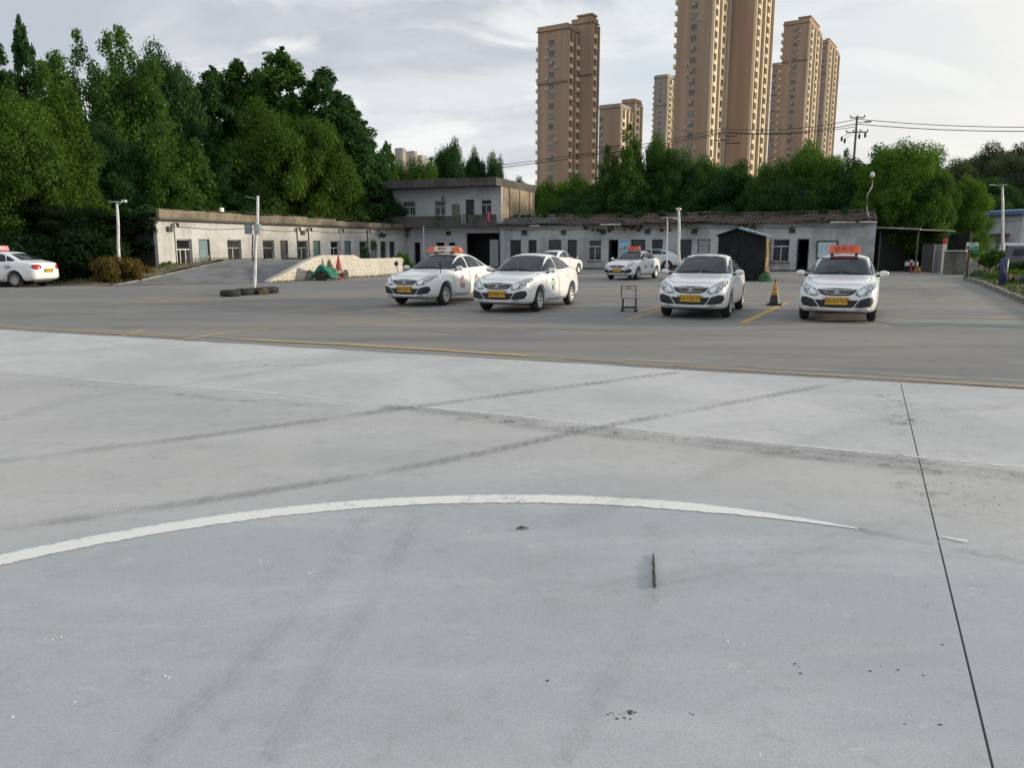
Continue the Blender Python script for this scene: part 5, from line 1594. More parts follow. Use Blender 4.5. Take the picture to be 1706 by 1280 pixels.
for kind, var, mat, pos, label in (
 ('round', 0, 'leaf_fresh_sunlit', (3.573,78.0,7.945,3.263), 'fresh green rounded tree at the foot of the lone tower'),
 ('round', 1, 'leaf', (6.487,78.0,8.575,3.419), 'green rounded tree between the lone tower and the tall leafy tree'),
 ('round', 2, 'leaf_deep', (8.979,74.0,8.0,3.243), 'dark rounded tree under the tall leafy tree'),
 ('broad', 2, 'leaf', (10.537,72.0,12.837,3.442), 'tall leafy tree rising above its neighbours in front of the shorter brown block'),
 ('round', 1, 'leaf', (13.586,73.0,11.63,2.472), 'rounded leafy tree touching the left edge of the tallest tower'),
 ('round', 0, 'leaf_deep', (14.582,74.0,10.483,4.128), 'dark dense tree at the left foot of the tallest tower'),
 ('round', 1, 'leaf', (17.862,74.0,9.839,3.538), 'green dense tree in front of the tallest tower left of the pole'),
 ('round', 2, 'leaf_deep', (19.629,68.0,8.973,3.793), 'dark dense tree right of the pole in front of the tallest tower'),
 ('round', 0, 'leaf', (21.402,64.0,8.446,3.06), 'green tree below the gap between the two biggest towers'),
 ('round', 1, 'leaf_fresh_sunlit', (23.52,62.0,9.582,3.088), 'fresh green sunlit tree in front of the sunlit right towers'),
 ('broad', 2, 'leaf_deep', (26.531,64.0,9.469,2.55), 'dark tree just left of the insulator pole'),
 ('round', 2, 'leaf', (28.048,60.0,9.411,4.184), 'big domed evergreen right of the insulator pole'),
 ('round', 0, 'leaf', (30.799,60.0,9.107,3.108), 'domed evergreen at the right end of the big tree group'),
 ('round', 0, 'leaf_fresh_sunlit', (27.175,55.5,8.665,3.317), 'large sunlit rounded tree standing forward just past the end of the tiled building'),
 ('round', 2, 'leaf', (28.857,54.5,7.35,2.063), 'rounded tree with low hanging foliage above the gateway'),
 ('round', 1, 'leaf_olive', (32.635,60.0,7.053,1.673), 'sunlit olive side tree hanging over the dark carport'),
 ('round', 2, 'leaf_fresh_sunlit', (33.18,58.0,6.956,2.311), 'bushy sunlit tree beside the blue roofed building'),
 ('round', 1, 'leaf_deep', (30.151,57.0,5.522,2.158), 'low dark evergreen directly above the carport'),
 ('round', 1, 'leaf_deep', (26.41,60.0,7.053,2.869), 'dark evergreen behind the right end of the tiled roof'),
 ('broad', 1, 'leaf_deep', (11.596,70.0,7.448,4.184), 'dark leafy tree over the middle of the tiled roof'),
 ('round', 2, 'leaf_deep', (17.763,69.0,6.857,4.124), 'dark evergreen close behind the tiled roof above the black shed'),
 ('round', 0, 'leaf_deep', (21.746,61.0,6.696,3.646), 'dark evergreen close behind the tiled roof above the notice board'),
 ('round', 1, 'leaf_deep', (5.618,72.0,6.022,3.729), 'dark low evergreen above the left end of the tiled roof'),
 ):
    tree(kind, var, mat, pos, label, group=GB)
for kind, var, mat, pos, label in (
 ('round', 0, 'leaf_far', (73.181,130.0,15.505,5.698), 'hazy tree at the left foot of the wooded rise at far right'),
 ('round', 1, 'leaf_far', (80.791,135.0,18.589,6.993), 'hazy domed tree on top of the wooded rise at far right'),
 ('round', 2, 'leaf_far', (86.928,135.0,18.979,7.53), 'hazy domed tree cut by the right picture edge'),
 ('round', 0, 'leaf_far', (74.834,120.0,14.96,5.737), 'hazy tree above the blue roof on the wooded rise'),
 ('round', 2, 'leaf_far', (78.798,118.0,14.737,5.642), 'lower hazy tree at the right edge over the white van'),
 ('round', 1, 'leaf_deep', (60.841,100.0,9.955,5.18), 'dark tree immediately behind the blue roof'),
 ):
    tree(kind, var, mat, pos, label, group='trees on the rise at far right')
# shrubs
for var, mat, pos, label in (
 (0, 'leaf_dry', (-17.222,33.795,1.55,1.05), 'yellowish dry shrub round the foot of the left street lamp'),
 (1, 'leaf_dry', (-17.513,36.146,1.0,0.8), 'smaller dry shrub right of the left street lamp'),
 (2, 'leaf', (-6.559,47.0,1.75,0.7), 'green shrub at the far end of the whitewashed wall'),
  (1, 'leaf_deep', (-15.333,74.383,4.9,3.0), 'dark creeper shrub over the middle of the stained parapet'),
 (2, 'leaf_deep', (-18.873,65.786,4.8,3.0), 'dark shrub over the parapet right of the leaning pole'),
 (0, 'leaf_deep', (-22.265,57.55,4.8,3.2), 'dark shrub over the left end of the stained parapet'),
 (1, 'leaf_painted_shade', (-21.929,45.5,3.9,1.7), 'ivy shrub with painted-in shade smothering the grey end of the left building'),
 (1, 'leaf_deep', (7.4,66.0,4.9,3.2), 'dark shrub creeping over the tiled roof ridge near the white pole'),
 (2, 'leaf_deep', (18.302,62.0,5.0,3.4), 'dark shrub creeping over the tiled roof ridge above the shed'),
 (0, 'leaf_deep', (23.766,57.0,5.0,3.2), 'dark shrub creeping over the right end of the tiled roof ridge'),
 (2, 'leaf_deep', (13.034,64.0,4.9,3.2), 'dark shrub creeping over the tiled roof ridge behind the pale pole'),
 (1, 'leaf', (32.463,52.54,1.9,1.0), 'dark bushy shrub in front of the blue roofed building'),
 (2, 'leaf_fresh_sunlit', (23.453,36.146,0.8,0.7), 'low fresh green shrub on the grass beside the blue post'),
 (0, 'leaf', (-18.028,41.0,1.1,0.6), 'small weed clump at the left corner of the white building'),
 (2, 'leaf_painted_shade', (-20.555,35.0,2.2,2.0), 'dark shrub in the shade behind the pink signed sedan'),
 (1, 'leaf_painted_shade', (-22.349,35.5,2.7,2.6), 'dark shaded shrub behind the roof of the pink signed sedan'),
 (0, 'leaf_painted_shade', (-20.429,37.0,3.0,2.4), 'dark shaded shrub left of the left street lamp'),
 ):
    tree('bush', var, mat, pos, label, cat='shrub')
# grass
def grass(name, area, n, h, mat, seed, zf=lambda x, y: 0.0):
    g = np.random.default_rng(seed); pts = []
    P_ = [Vector(p) for p in area]
    mnx, mxx = min(p.x for p in P_), max(p.x for p in P_); mny, mxy = min(p.y for p in P_), max(p.y for p in P_)
    def inside(x, y):
        c_ = False
        for a, b in zip(P_, P_[1:] + P_[:1]):
            if (a.y > y) != (b.y > y) and x < (b.x-a.x)*(y-a.y)/(b.y-a.y) + a.x: c_ = not c_
        return c_
    m = MB()
    k = 0
    while k < n:
        x, y = g.uniform(mnx, mxx), g.uniform(mny, mxy)
        if not inside(x, y): continue
        k += 1
        z = zf(x, y); a = g.uniform(0, 6.28); hh = h * g.uniform(.4, 1.2); w = .015
        lx, ly = .25*hh*math.cos(a*3), .25*hh*math.sin(a*3)
        m.add([(x-w*math.cos(a), y-w*math.sin(a), z), (x+w*math.cos(a), y+w*math.sin(a), z), (x+lx, y+ly, z+hh)], [(0,1,2)])
    return m.build(name, mat, kind='stuff')
M['grass'] = plain('grass_green', (.075,.115,.03), .9, 0, .35, 2)
M['grass_dry'] = plain('dry_grass', (.19,.165,.075), .9, 0, .35, 2)

# weeds and creepers on the old roofs
def creeper(name, pts, seed, mat, label, n=5200, size=.085):
    g = random.Random(seed)
    me = leaf_cloud('foliage', pts, n, size, seed, flat=.6, up=.4, hang=.12)
    me.materials.append(M[mat])
    t_ = thing(name, label, 'creeper')
    obj('foliage', me, t_)
    m = MB()
    for k in range(0, len(pts) - 3, 3): m.tube([Vector(p[:3]) - Vector((0, 0, .05)) for p in pts[k:k+2]], .012, 4)
    m.build('stem', M['bark'], t_)
g = random.Random(40)
creeper('roof_creeper', [(*RW(g.uniform(0, 26.4), g.uniform(1.9, 3.1), 0).xy, 3.92 + g.uniform(-.12, .22), g.uniform(.10, .34)) for _ in range(130)], 41, 'leaf_deep', 'dark creeper growing along the ridge of the old tiled roof', 12000)
creeper('roof_creeper', [(*RW(g.choice((7.5, 8.6, 10.2, 11.4, 12.6, 13.5, 14.4, 18.5)) + g.uniform(-.5, .5), g.uniform(-.5, .6), 0).xy, 3.25 + g.uniform(-.42, .2), g.uniform(.07, .17)) for _ in range(70)], 42, 'leaf_dry', 'dry brown creeper hanging over the eaves of the tiled roof', 3500, .07)
WV = Vector((*WO, 0))
creeper('roof_creeper', [(*(WV + V * g.uniform(0, 27) - U * g.uniform(.2, 2.2)).xy, 3.5 + g.uniform(-.1, .28), g.uniform(.10, .36)) for _ in range(110)], 43, 'leaf_deep', 'dark weeds and creeper growing along the top of the stained parapet', 11000)
creeper('wall_ivy', [(*(WV - U * g.uniform(.3, 6.2) - V * g.uniform(.05, .25)).xy, 3.4 * g.random() ** .6, g.uniform(.2, .55)) for _ in range(70)], 44, 'leaf_painted_shade', 'ivy with painted-in shade covering the grey end wall of the left building', 9000)
# ------------------------------------------------------------------ verge, kerb and right side
vg = [(22.783,38.844),(20.302,33.254),(17.66,27.888),(15.234,22.935),(11.572,15.602),(19.336,23.726),(30.781,41.975),(34.413,52.54),(29.745,48.854)]
m = MB()
m.prism(vg if sum(vg[i][0]*vg[(i+1) % len(vg)][1] - vg[(i+1) % len(vg)][0]*vg[i][1] for i in range(len(vg))) > 0 else vg[::-1], .006, .13)
m.build('grass_verge', M['bank'], None, kind='structure')
grass('verge_grass', vg, 9000, .16, M['grass'], 4, lambda x, y: .125)
kl = [Vector((*p, 0)) for p in vg[:5]]
q = random.Random(9)
kb = thing('kerb', 'weathered concrete kerb along the grass verge at right', 'kerb', tuple(kl[0]))
for a, b in zip(kl, kl[1:]):
    n_ = max(1, int((b-a).length/.8)); d = (b-a).normalized(); s_ = Vector((d.y, -d.x, 0))
    for k in range(n_):
        p0 = a.lerp(b, k/n_) + d*.012 - kl[0]; p1 = a.lerp(b, (k+1)/n_) - d*.012 - kl[0]
        h = .16 + q.uniform(-.015, .02); o_ = s_ * (.02 + q.uniform(-.015, .015))
        m = MB(); c0 = [p0+o_, p1+o_, p1+o_+s_*.13, p0+o_+s_*.13]
        m.add([tuple(p) for p in c0] + [(p.x, p.y, h) for p in c0], [(0,1,2,3),(4,7,6,5),(0,4,5,1),(1,5,6,2),(2,6,7,3),(3,7,4,0)])
        obj('kerb_stone', fixn(m.mesh('kerb_stone', M['kerb'])), kb)
bank_poly = [tuple(uvp(u, v).xy) for u, v in ((-28.4,24),(-32,24),(-32.5,44),(-28.4,42))]
def bank_z(x, y):
    p = Vector((x, y, 0)); u = p.dot(U); v = p.dot(V); d = v - 23.4; j = (-28.15 - u) / .8
    return (.92 * (min(1, max(0, d / 7.0)) ** 1.15) if v < 37 else .932 * max(0, 1 - (v-37)/7.5)) * (1 - .09 * j)
grass('bank_grass', bank_poly, 5000, .22, M['grass_dry'], 6, bank_z)
grass('bank_grass', bank_poly, 2200, .2, M['grass'], 8, bank_z)
edge_poly = [(-19.375,32.73),(-16.065,34.354),(-19.275,41.975),(-23.264,38.844)]
grass('edge_grass', edge_poly, 4500, .2, M['grass_dry'], 12)
grass('edge_grass', edge_poly, 3500, .24, M['grass'], 13)
wall_edge = [tuple(uvp(u, v).xy) for u, v in ((-23.65,28.4),(-23.35,28.4),(-23.35,42),(-23.65,42))]
grass('edge_grass', wall_edge, 900, .14, M['grass_dry'], 14)
ridge = MB()

# boundary wall with tree shade painted into its grey, behind the sedans at far left
bw = thing('boundary_wall', 'dark old boundary wall in deep shade behind the sedans at far left', 'wall', (0,0,0))
a = Vector((*(-27.795,37.0), 0)); b = Vector((*(-19.647,43.5), 0)); d = (b-a).normalized(); n_ = Vector((-d.y, d.x, 0))
k_ = int((b-a).length / 2.4)
for i in range(k_):
    p0 = a + d*(i*(b-a).length/k_ + .02); p1 = a + d*((i+1)*(b-a).length/k_ - .02); h = 1.9 + q.uniform(-.1,.1)
    m = MB(); c0 = [p0, p1, p1+n_*.2, p0+n_*.2]
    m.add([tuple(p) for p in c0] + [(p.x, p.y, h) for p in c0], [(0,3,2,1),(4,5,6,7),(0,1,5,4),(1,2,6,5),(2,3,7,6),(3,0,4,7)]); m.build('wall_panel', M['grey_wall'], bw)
# sheeted heap behind the sedan
def heap(name, loc, w, d_, h, mat, seed, label, cat, rot=0, ridge_=False):
    q = random.Random(seed); m = MB(); n = 14; vs = []; fs = []
    for j in range(8):
        t_ = j / 7
        for i in range(n):
            a = 2*math.pi*i/n
            if ridge_: rr_ = (1 - t_) ** .8
            else: rr_ = math.cos(t_ * math.pi/2) ** .7
            rr_ *= 1 + q.uniform(-.10, .10)
            vs.append((w*rr_*math.cos(a), d_*rr_*math.sin(a), h*t_*(1+q.uniform(-.06,.06)) - .02*(j == 0)))
    for j in range(7):
        for i in range(n): fs.append((j*n+i, j*n+(i+1)%n, (j+1)*n+(i+1)%n, (j+1)*n+i))
    m.add(vs, fs, 0, False)
    return m.build(name, mat, None, loc=loc, rot=rot, label=label, cat=cat)
M['tarp_green'] = plain('green_tarpaulin', (.01,.15,.095), .75, 0, .4, 3)
M['tarp_teal'] = plain('dull_teal_tarpaulin', (.03,.10,.11), .7, 0, .3, 3)
M['cloth_dark'] = plain('black_shade_cloth', (.012,.013,.014), .95, 0, .3, 2)
heap('covered_heap', (*(-20.119,36.146), 0), 1.0, .6, .95, M['tarp_teal'], 2, 'dull teal sheet over a heap left of the dry shrub', 'heap')
# green tent-like tarpaulin against the whitewashed wall
tp = thing('tarpaulin', 'bright green tarpaulin propped like a tent against the whitewashed wall', 'tarpaulin', (*(-9.2,37.447), 0), LOT)
m = MB(); q = random.Random(4)
for sgn in (0,):
    gx = 9; gy = 6; vs = []
    for j in range(gy):
        for i in range(gx):
            x = -.55 + 1.1*i/(gx-1); z = .82*(1-abs(x)/.62)**.65 if abs(x) < .6 else 0
            vs.append((x + q.uniform(-.02,.02), -.05 + .85*j/(gy-1), max(0.02, z*(1-.04*j)+q.uniform(-.08,.05))))
    m.add(vs, [(j*gx+i, j*gx+i+1, (j+1)*gx+i+1, (j+1)*gx+i) for j in range(gy-1) for i in range(gx-1)])
m.build('sheet', M['tarp_green'], tp)
m = MB()
vs = []
for i in range(9):
    x = -.55 + 1.1*i/8; z = max(.02, .80*(1-abs(x)/.62)**.65); vs += [(x, -.02, max(.42, z*.60)) if abs(x) < .3 else (x, -.02, z*.5), (x, -.06, z)]
m.add(vs, [(2*i, 2*i+2, 2*i+3, 2*i+1) for i in range(8)]); m.build('front_flap', M['tarp_green'], tp)
m = MB(); m.box((-.38, .0, .005), (.30, .5, .40)); m.build('dark_box', M['black'], tp)
heap('rubbish_sack', (*(-10.076,38.133), 0), .42, .4, .62, plain('grey_sack', (.14,.14,.135), .9, 0, .4, 4), 6, 'grey sack of rubble left of the green tarpaulin', 'sack')
heap('covered_heap', (*(-9.385,39.6), 0), .5, .35, 1.15, plain('brown_sheeting', (.12,.10,.075), .9, 0, .4, 4), 9, 'brown sheeting leaning right behind the green tarpaulin', 'heap', 0, True)
heap('concrete_lump', (*(-12.43,38.844), 0), .28, .28, .62, M['concrete_dark'], 15, 'dark upright concrete lump at the near end of the whitewashed wall', 'concrete block')
def cone(loc, mats, h, label, bands=None, group='traffic cones'):
    c_ = thing('traffic_cone', label, 'traffic cone', (*loc, .006), LOT, group)
    m = MB(); s_ = .21 * h / .75; m.prism([(-s_,-s_),(s_,-s_),(s_,s_),(-s_,s_)], 0, .05); m.build('base', mats[1], c_)
    r0, r1 = .155*h/.75, .025
    z = .05; segs = bands
    for k, (f0, f1, mi, nm) in enumerate(segs):
        m = MB(); za, zb = .053 + (h-.053)*f0, .05 + (h-.05)*f1
        ra, rb = r0 + (r1-r0)*f0, r0 + (r1-r0)*f1
        e_ = .0
        m.lathe([(ra, za), (rb, zb)] + ([(rb*.6, zb+.012), (0, zb+.012)] if k == len(segs)-1 else []), 20); m.build(nm, mats[mi], c_)
    return c_
M['cone_yellow'] = plain('worn_yellow_cone', (.38,.22,.07), .75, 0, .4, 9)
cone((7.322,21.498), [M['cone_yellow'], M['black']], .70, 'tall yellow and black traffic cone between the two front sedans at right', [(0,.36,1,'lower_band'),(.36,.93,0,'upper_band'),(.93,1,1,'tip')])
M['cone_red'] = plain('faded_red_cone', (.36,.06,.05), .7, 0, .3, 6)
M['white_band'] = plain('white_reflective_band', (.6,.58,.55), .5)
cone((-8.831,39.583), [M['red'], M['red']], .98, 'thin red traffic cone leaning on the whitewashed wall beside the green tarpaulin', [(0,.35,0,'body'),(.35,.5,2,'reflective_band'),(.5,1,0,'upper_body')]) if False else cone((-8.749,39.21), [M['cone_red'], M['cone_red'], M['white_band']], 1.2, 'thin tall red traffic cone in front of the whitewashed wall', [(0,.22,0,'body'),(.22,.34,2,'reflective_band'),(.34,1,0,'upper_body')])
M['rubble'] = plain('grey_rubble_block', (.22,.21,.19), .95, 0, .35, 5)
for i, (p, s_) in enumerate(zip([(-8.908,38.844),(-8.415,39.21),(-9.089,38.844)], ((.3,.25,.42),(.26,.3,.36),(.22,.22,.5)))):
    m = MB(); m.box((-s_[0]/2,-s_[1]/2,0), (s_[0]/2,s_[1]/2,s_[2])); m.box((-s_[0]*.35,-s_[1]*.35,s_[2]+.002), (s_[0]*.4,s_[1]*.3,s_[2]+.12))
    m.build('rubble_block', M['rubble'], None, loc=(*p, .006), rot=.3*i, label=('grey rubble block left of the red cone', 'grey rubble block right of the red cone', 'narrow grey rubble block next to the green tarpaulin')[i], cat='rubble block')

# row of old tyres round the leaning pole
m = MB(); m.lathe([(.17,.02),(.20,.0),(.27,.0),(.31,.03),(.325,.06),(.325,.15),(.31,.18),(.27,.21),(.20,.21),(.17,.19),(.165,.105),(.17,.02)], 28)
for k in range(28):
    a = 2*math.pi*k/28
    m.add([(.322*math.cos(a), .322*math.sin(a), .05), (.322*math.cos(a+.1), .322*math.sin(a+.1), .05), (.333*math.cos(a+.05), .333*math.sin(a+.05), .105), (.322*math.cos(a), .322*math.sin(a), .16), (.322*math.cos(a+.1), .322*math.sin(a+.1), .16)], [(0,1,2),(2,4,3),(0,2,3),(1,4,2)])
TY = m.mesh('old_tyre', M['rubber'])
M['rubber_grey'] = plain('dusty_tyre_rubber', (.05,.052,.05), .9, 0, .4, 8)
ln = ('nearest old black tyre of the row, at its left end', 'second old tyre from the left in the row by the leaning pole', 'third old tyre, against the foot of the leaning pole', 'last old tyre of the row, right of the leaning pole', 'mossy last tyre at the right end of the row')
tl = [(-9.295,25.483),(-9.097,26.293),(-8.814,26.804),(-8.583,27.336),(-9.07,28.269)]
for i, p in enumerate(tl):
    if i == 4: continue
    o = obj('old_tyre', TY, None, (*p, .006), (0, 0, i*1.1), ln[i], 'tyre', 'old tyres laid in a row')
# second layer pieces
grass('weed_tuft', [(-8.553,26.127),(-8.332,26.462),(-8.703,27.517),(-8.96,27.517)], 260, .22, M['grass_dry'], 33)

# metal chair with a broken back
ch = thing('metal_chair', 'old brown metal chair with open frame standing alone between the sedans', 'chair', (*(2.962,19.462), .006), R(-12))
ch.scale = (.82, .82, .76)
M['chair_iron'] = plain('brown_rusty_iron', (.075,.062,.055), .75, .3, .35, 12)
M['chair_grey'] = plain('grey_worn_board', (.24,.22,.20), .7, 0, .3, 8)
CW = .21
for sx in (-1, 1):
    for sy in (-1, 1):
        m = MB(); m.tube([(sx*CW*.98, sy*.19, .03), (sx*CW*.93, sy*.18, .42)], .017, 8); m.tube([(sx*CW*.98-.06, sy*.19, .022), (sx*CW*.98+.06, sy*.19, .022)], .02, 8)
        m.build('leg', M['chair_iron'], ch)
m = MB(); m.box((-CW-.04, -.22, .42), (CW+.06, .21, .455)); m.build('seat', M['chair_grey'], ch)
m = MB(); m.tube([(-CW*.93, -.18, .12), (CW*.93, -.18, .12)], .016, 8); m.tube([(-CW*.93, .18, .12), (CW*.93, .18, .12)], .014, 8); m.box((-CW*.9, -.185, .13), (CW*.9, -.175, .175)); m.build('stretcher', M['chair_iron'], ch)
for sx, hx in ((-1, .84), (1, .82)):
    m = MB(); m.tube([(sx*CW - (.05 if sx < 0 else .02), .19, .40), (sx*CW - (.06 if sx < 0 else .04), .25, hx)], .016, 8); m.build('back_post', M['chair_iron'], ch)
m = MB(); m.tube([(-CW-.06, .25, .81), (CW-.04, .25, .82)], .012, 8); m.tube([(-CW-.06, .25, .72), (CW-.04, .25, .70)], .009, 6)
for k in range(4): m.tube([(-.12+.04*k, .25, .71), (-.09+.035*k, .25, .81)], .008, 5)
m.build('back_rail', M['chair_iron'], ch)

# black shed with blue roof sheet
SX = (9.925,37.447); SX2 = (12.052,37.113)
SX = (SX2[0] - U.x*2.17, SX2[1] - U.y*2.17)
sw = math.hypot(SX2[0]-SX[0], SX2[1]-SX[1])
sa = math.atan2(SX2[1]-SX[1], SX2[0]-SX[0])
sh = thing('shade_shed', 'black cloth covered shed with pale blue roof sheet in front of the tiled building', 'shed', (*SX, 0), sa)
q = random.Random(77)
def sag_panel(name, a, b, z0a, z0b, z1a, z1b, mat, n=12, amp=.06):
    m = MB(); a = Vector(a); b = Vector(b); d = (b-a); nn = Vector((-d.y, d.x)).normalized(); vs = []
    for j in range(6):
        for i in range(n+1):
            t_ = i/n; p = a.lerp(b, t_) + nn * q.uniform(-amp, amp)
            zl = z0a+(z0b-z0a)*t_ + q.uniform(0, .06); zh = z1a+(z1b-z1a)*t_
            vs.append((p.x, p.y, zl + (zh-zl)*j/5))
    m.add(vs, [(j*(n+1)+i, j*(n+1)+i+1, (j+1)*(n+1)+i+1, (j+1)*(n+1)+i) for j in range(5) for i in range(n)])
    return m.build(name, mat, sh)
sm_ = sw*.44; hL, hM, hR, dp_ = 2.17, 2.52, 2.05, 3.2
sag_panel('front_cloth', (0,0), (sm_,0), .05, .05, hL, hM-.03, M['cloth_dark'])
sag_panel('front_cloth', (sm_,0), (sw,0), .05, .02, hM-.03, hR+.06, M['cloth_dark'])
sag_panel('side_cloth', (0,dp_), (0,0), .05, .05, hL, hL, M['cloth_dark'])
sag_panel('back_cloth', (0,dp_), (sw,dp_), .05, .05, hL, hR, M['cloth_dark'])
sag_panel('side_cloth', (sw+.02,0), (sw+.02,dp_*.75), .05, .05, hR, hR, plain('tan_sacking', (.17,.125,.075), .95, 0, .7, 2.5), 8, .07)
sag_panel('side_cloth', (sw+.02,dp_*.77), (sw+.02,dp_), .05, .05, hR, hR, M['cloth_dark'], 8, .05)
m = MB(); m.add([(-.15,-.2,hL-.03),(sm_,-.2,hM),(sm_,dp_+.1,hM),(-.15,dp_+.1,hL-.03),(-.15,-.2,hL),(sm_,-.2,hM+.03),(sm_,dp_+.1,hM+.03),(-.15,dp_+.1,hL)], [(0,3,2,1),(4,5,6,7),(0,1,5,4),(1,2,6,5),(2,3,7,6),(3,0,4,7)]); m.build('roof_sheet', M['cloth_dark'], sh)
m = MB()
m.add([(sm_-.05,-.27,hM-.04),(sw+.28,-.27,hR-.03),(sw+.27,-.26,hR+.04),(sm_-.05,-.26,hM+.04)], [(0,1,2,3)])
for k in range(12):
    f0, f1 = k/12, (k+1)/12
    za, zb = hM+.02-(hM-hR-.02)*f0, hM+.02-(hM-hR-.02)*f1
    xa_, xb_ = sm_+.01+(sw+.25-sm_)*f0, sm_+.01+(sw+.25-sm_)*f1
    rr_ = .03 if k % 2 else 0
    m.add([(xa_,-.25,za+.03-rr_),(xb_,-.25,zb+rr_),(xb_,dp_+.1,zb+rr_),(xa_,dp_+.1,za+.03-rr_)], [(0,1,2,3)])
m.build('roof_sheet', plain('pale_blue_roof_sheet', (.20,.30,.38), .5, .1, .3, 3), sh)
for x, y in ((0,0),(sw,0),(0,dp_),(sw,dp_)):
    m = MB(); m.tube([(x,y+.04,0),(x,y+.04,2.05)], .035, 8); m.build('post', M['rust'], sh)
heap('rubbish_sack', (*(12.004,36.785), 0), .35, .3, .5, plain('green_sack', (.03,.10,.04), .8, 0, .4, 3), 12, 'small green sack at the front right foot of the black shed', 'sack')
# low clutter beside the shed's right side
bk_ = thing('bicycle', 'old bicycle leaning under the window right of the black shed', 'bicycle', RW(20.604, -.5, .09), LOT)
for x in (-.5, .5):
    m = MB(); n = 20
    m.tube([(x + .31*math.cos(2*math.pi*k/n), 0, .32 + .31*math.sin(2*math.pi*k/n)) for k in range(n+1)], .018, 6, cap=False)
    for k in range(6): m.tube([(x, 0, .32), (x+.3*math.cos(k*1.05), 0, .32+.3*math.sin(k*1.05))], .004, 4)
    m.build('wheel', M['rubber'], bk_)
m = MB(); m.tube([(-.5,0,.32),(-.1,0,.30),(.35,0,.78),(-.2,0,.76),(-.1,0,.30)], .016, 6); m.tube([(-.5,0,.32),(-.2,0,.76),(-.22,0,.86)], .014, 6); m.tube([(.5,0,.32),(.35,0,.78),(.32,0,.95)], .016, 6); m.build('frame', M['rust'], bk_)
m = MB(); m.tube([(.32,-.25,.97),(.32,.25,.97)], .014, 6); m.build('handlebar', M['steel'], bk_)
m = MB(); m.box((-.34,-.07,.86),(-.10,.07,.92)); m.build('saddle', M['black'], bk_)

# ------------------------------------------------------------------ poles
def lamp_pole(base, height, lean, label, head, mat='pole_white', r_=.055):
    p = thing('street_lamp', label, 'street lamp', (*base, 0), 0, 'slim lamp poles round the yard')
    n = 8; pts = [(lean*(i/n), 0, height*i/n) for i in range(n+1)]
    pts = [(x + .015*math.sin(i*1.3), y, z) for i, (x, y, z) in enumerate(pts)]
    m = MB(); m.tube(pts, [r_*(1-.25*i/n) for i in range(n+1)], 10); m.build('pole', M[mat], p)
    tx, ty, tz = pts[-1]
    if head == 'solar':
        m = MB(); m.box((tx-.24,-.2,tz+.02),(tx+.14,.2,tz+.06)); m.build('solar_panel', M['steel'], p)
        m = MB(); m.tube([(tx,0,tz-.1),(tx+.28,0,tz+.06)], .02, 6); m.box((tx+.24,-.07,tz+.03),(tx+.42,.07,tz+.13)); m.build('lamp_head', M['pole_white'], p)
    elif head == 'solar_r':
        m = MB(); m.box((tx-.2,-.2,tz+.02),(tx+.26,.2,tz+.06)); m.build('solar_panel', M['steel'], p)
        m = MB(); m.tube([(tx,0,tz-.05),(tx-.55,0,tz+.05)], .018, 6); m.box((tx-.85,-.07,tz+.02),(tx-.5,.07,tz+.07)); m.build('lamp_head', M['pole_white'], p)
    elif head == 'cap':
        m = MB(); m.lathe([(0,tz+.13),(.13,tz+.11),(.17,tz+.03),(.06,tz-.02)], 14, 'z', (tx,0,0)); m.build('lamp_head', M['pole_white'], p)
    elif head == 'arm':
        m = MB(); m.tube([(tx-.35,0,tz-.04),(tx+.2,0,tz),(tx+.55,0,tz-.03)], .02, 6); m.box((tx+.35,-.08,tz-.10),(tx+.75,.08,tz-.02)); m.build('lamp_head', M['pole_white'], p)
    return p, pts
P_, _ = lamp_pole((-17.397,34.354), 3.506, 0.1819999999999986, 'white street lamp with flat solar panel rising from the dry shrub', 'solar', r_=.075)
LB = (-9.318,27.888)
P_, pts = lamp_pole(LB, 3.395, 0.3490000000000002, 'leaning white pole with two boxes, its foot among the old tyres', None, r_=.062)
z1_ = 2.063; z2_ = 2.398
m = MB(); m.box((-.17,-.10,z1_),( .09,-.06,z2_)); m.box((-.16,-.108,z1_+.02),(.08,-.1005,z2_-.02)); m.build('sign_plate', M['door_grey'], P_)
m = MB(); m.box((.18,-.16,z1_),(.36,.10,z2_+.02)); m.build('junction_box', M['steel'], P_)
m = MB(); m.tube([(.10,-.06,z1_-.02),(.05,-.08,1.35),(.06,-.07,1.1)], .03, 6); m.build('cable', M['rust'], P_)
m = MB(); m.tube([(pts[-1][0],0,pts[-1][2]-.12),(pts[-1][0]-.45,0,pts[-1][2]-.02)], .01, 5); m.build('antenna_arm', M['steel'], P_)
B3 = (9.036,41.975)
lamp_pole(B3, 3.554, -0.1349999999999998, 'tall pale lamp pole with round cap behind the plain white sedan', 'cap', r_=.09)
B4 = (9.493,47.737)
lamp_pole(B4, 3.395, -0.0470000000000006, 'thin lamp pole with short arm left of the round capped pole', 'arm', r_=.05)
B5 = (33.235,52.54)
lamp_pole(B5, 5.642, -0.671999999999997, 'pale lamp pole with flat panel at the right beside the white van', 'solar_r', r_=.10)

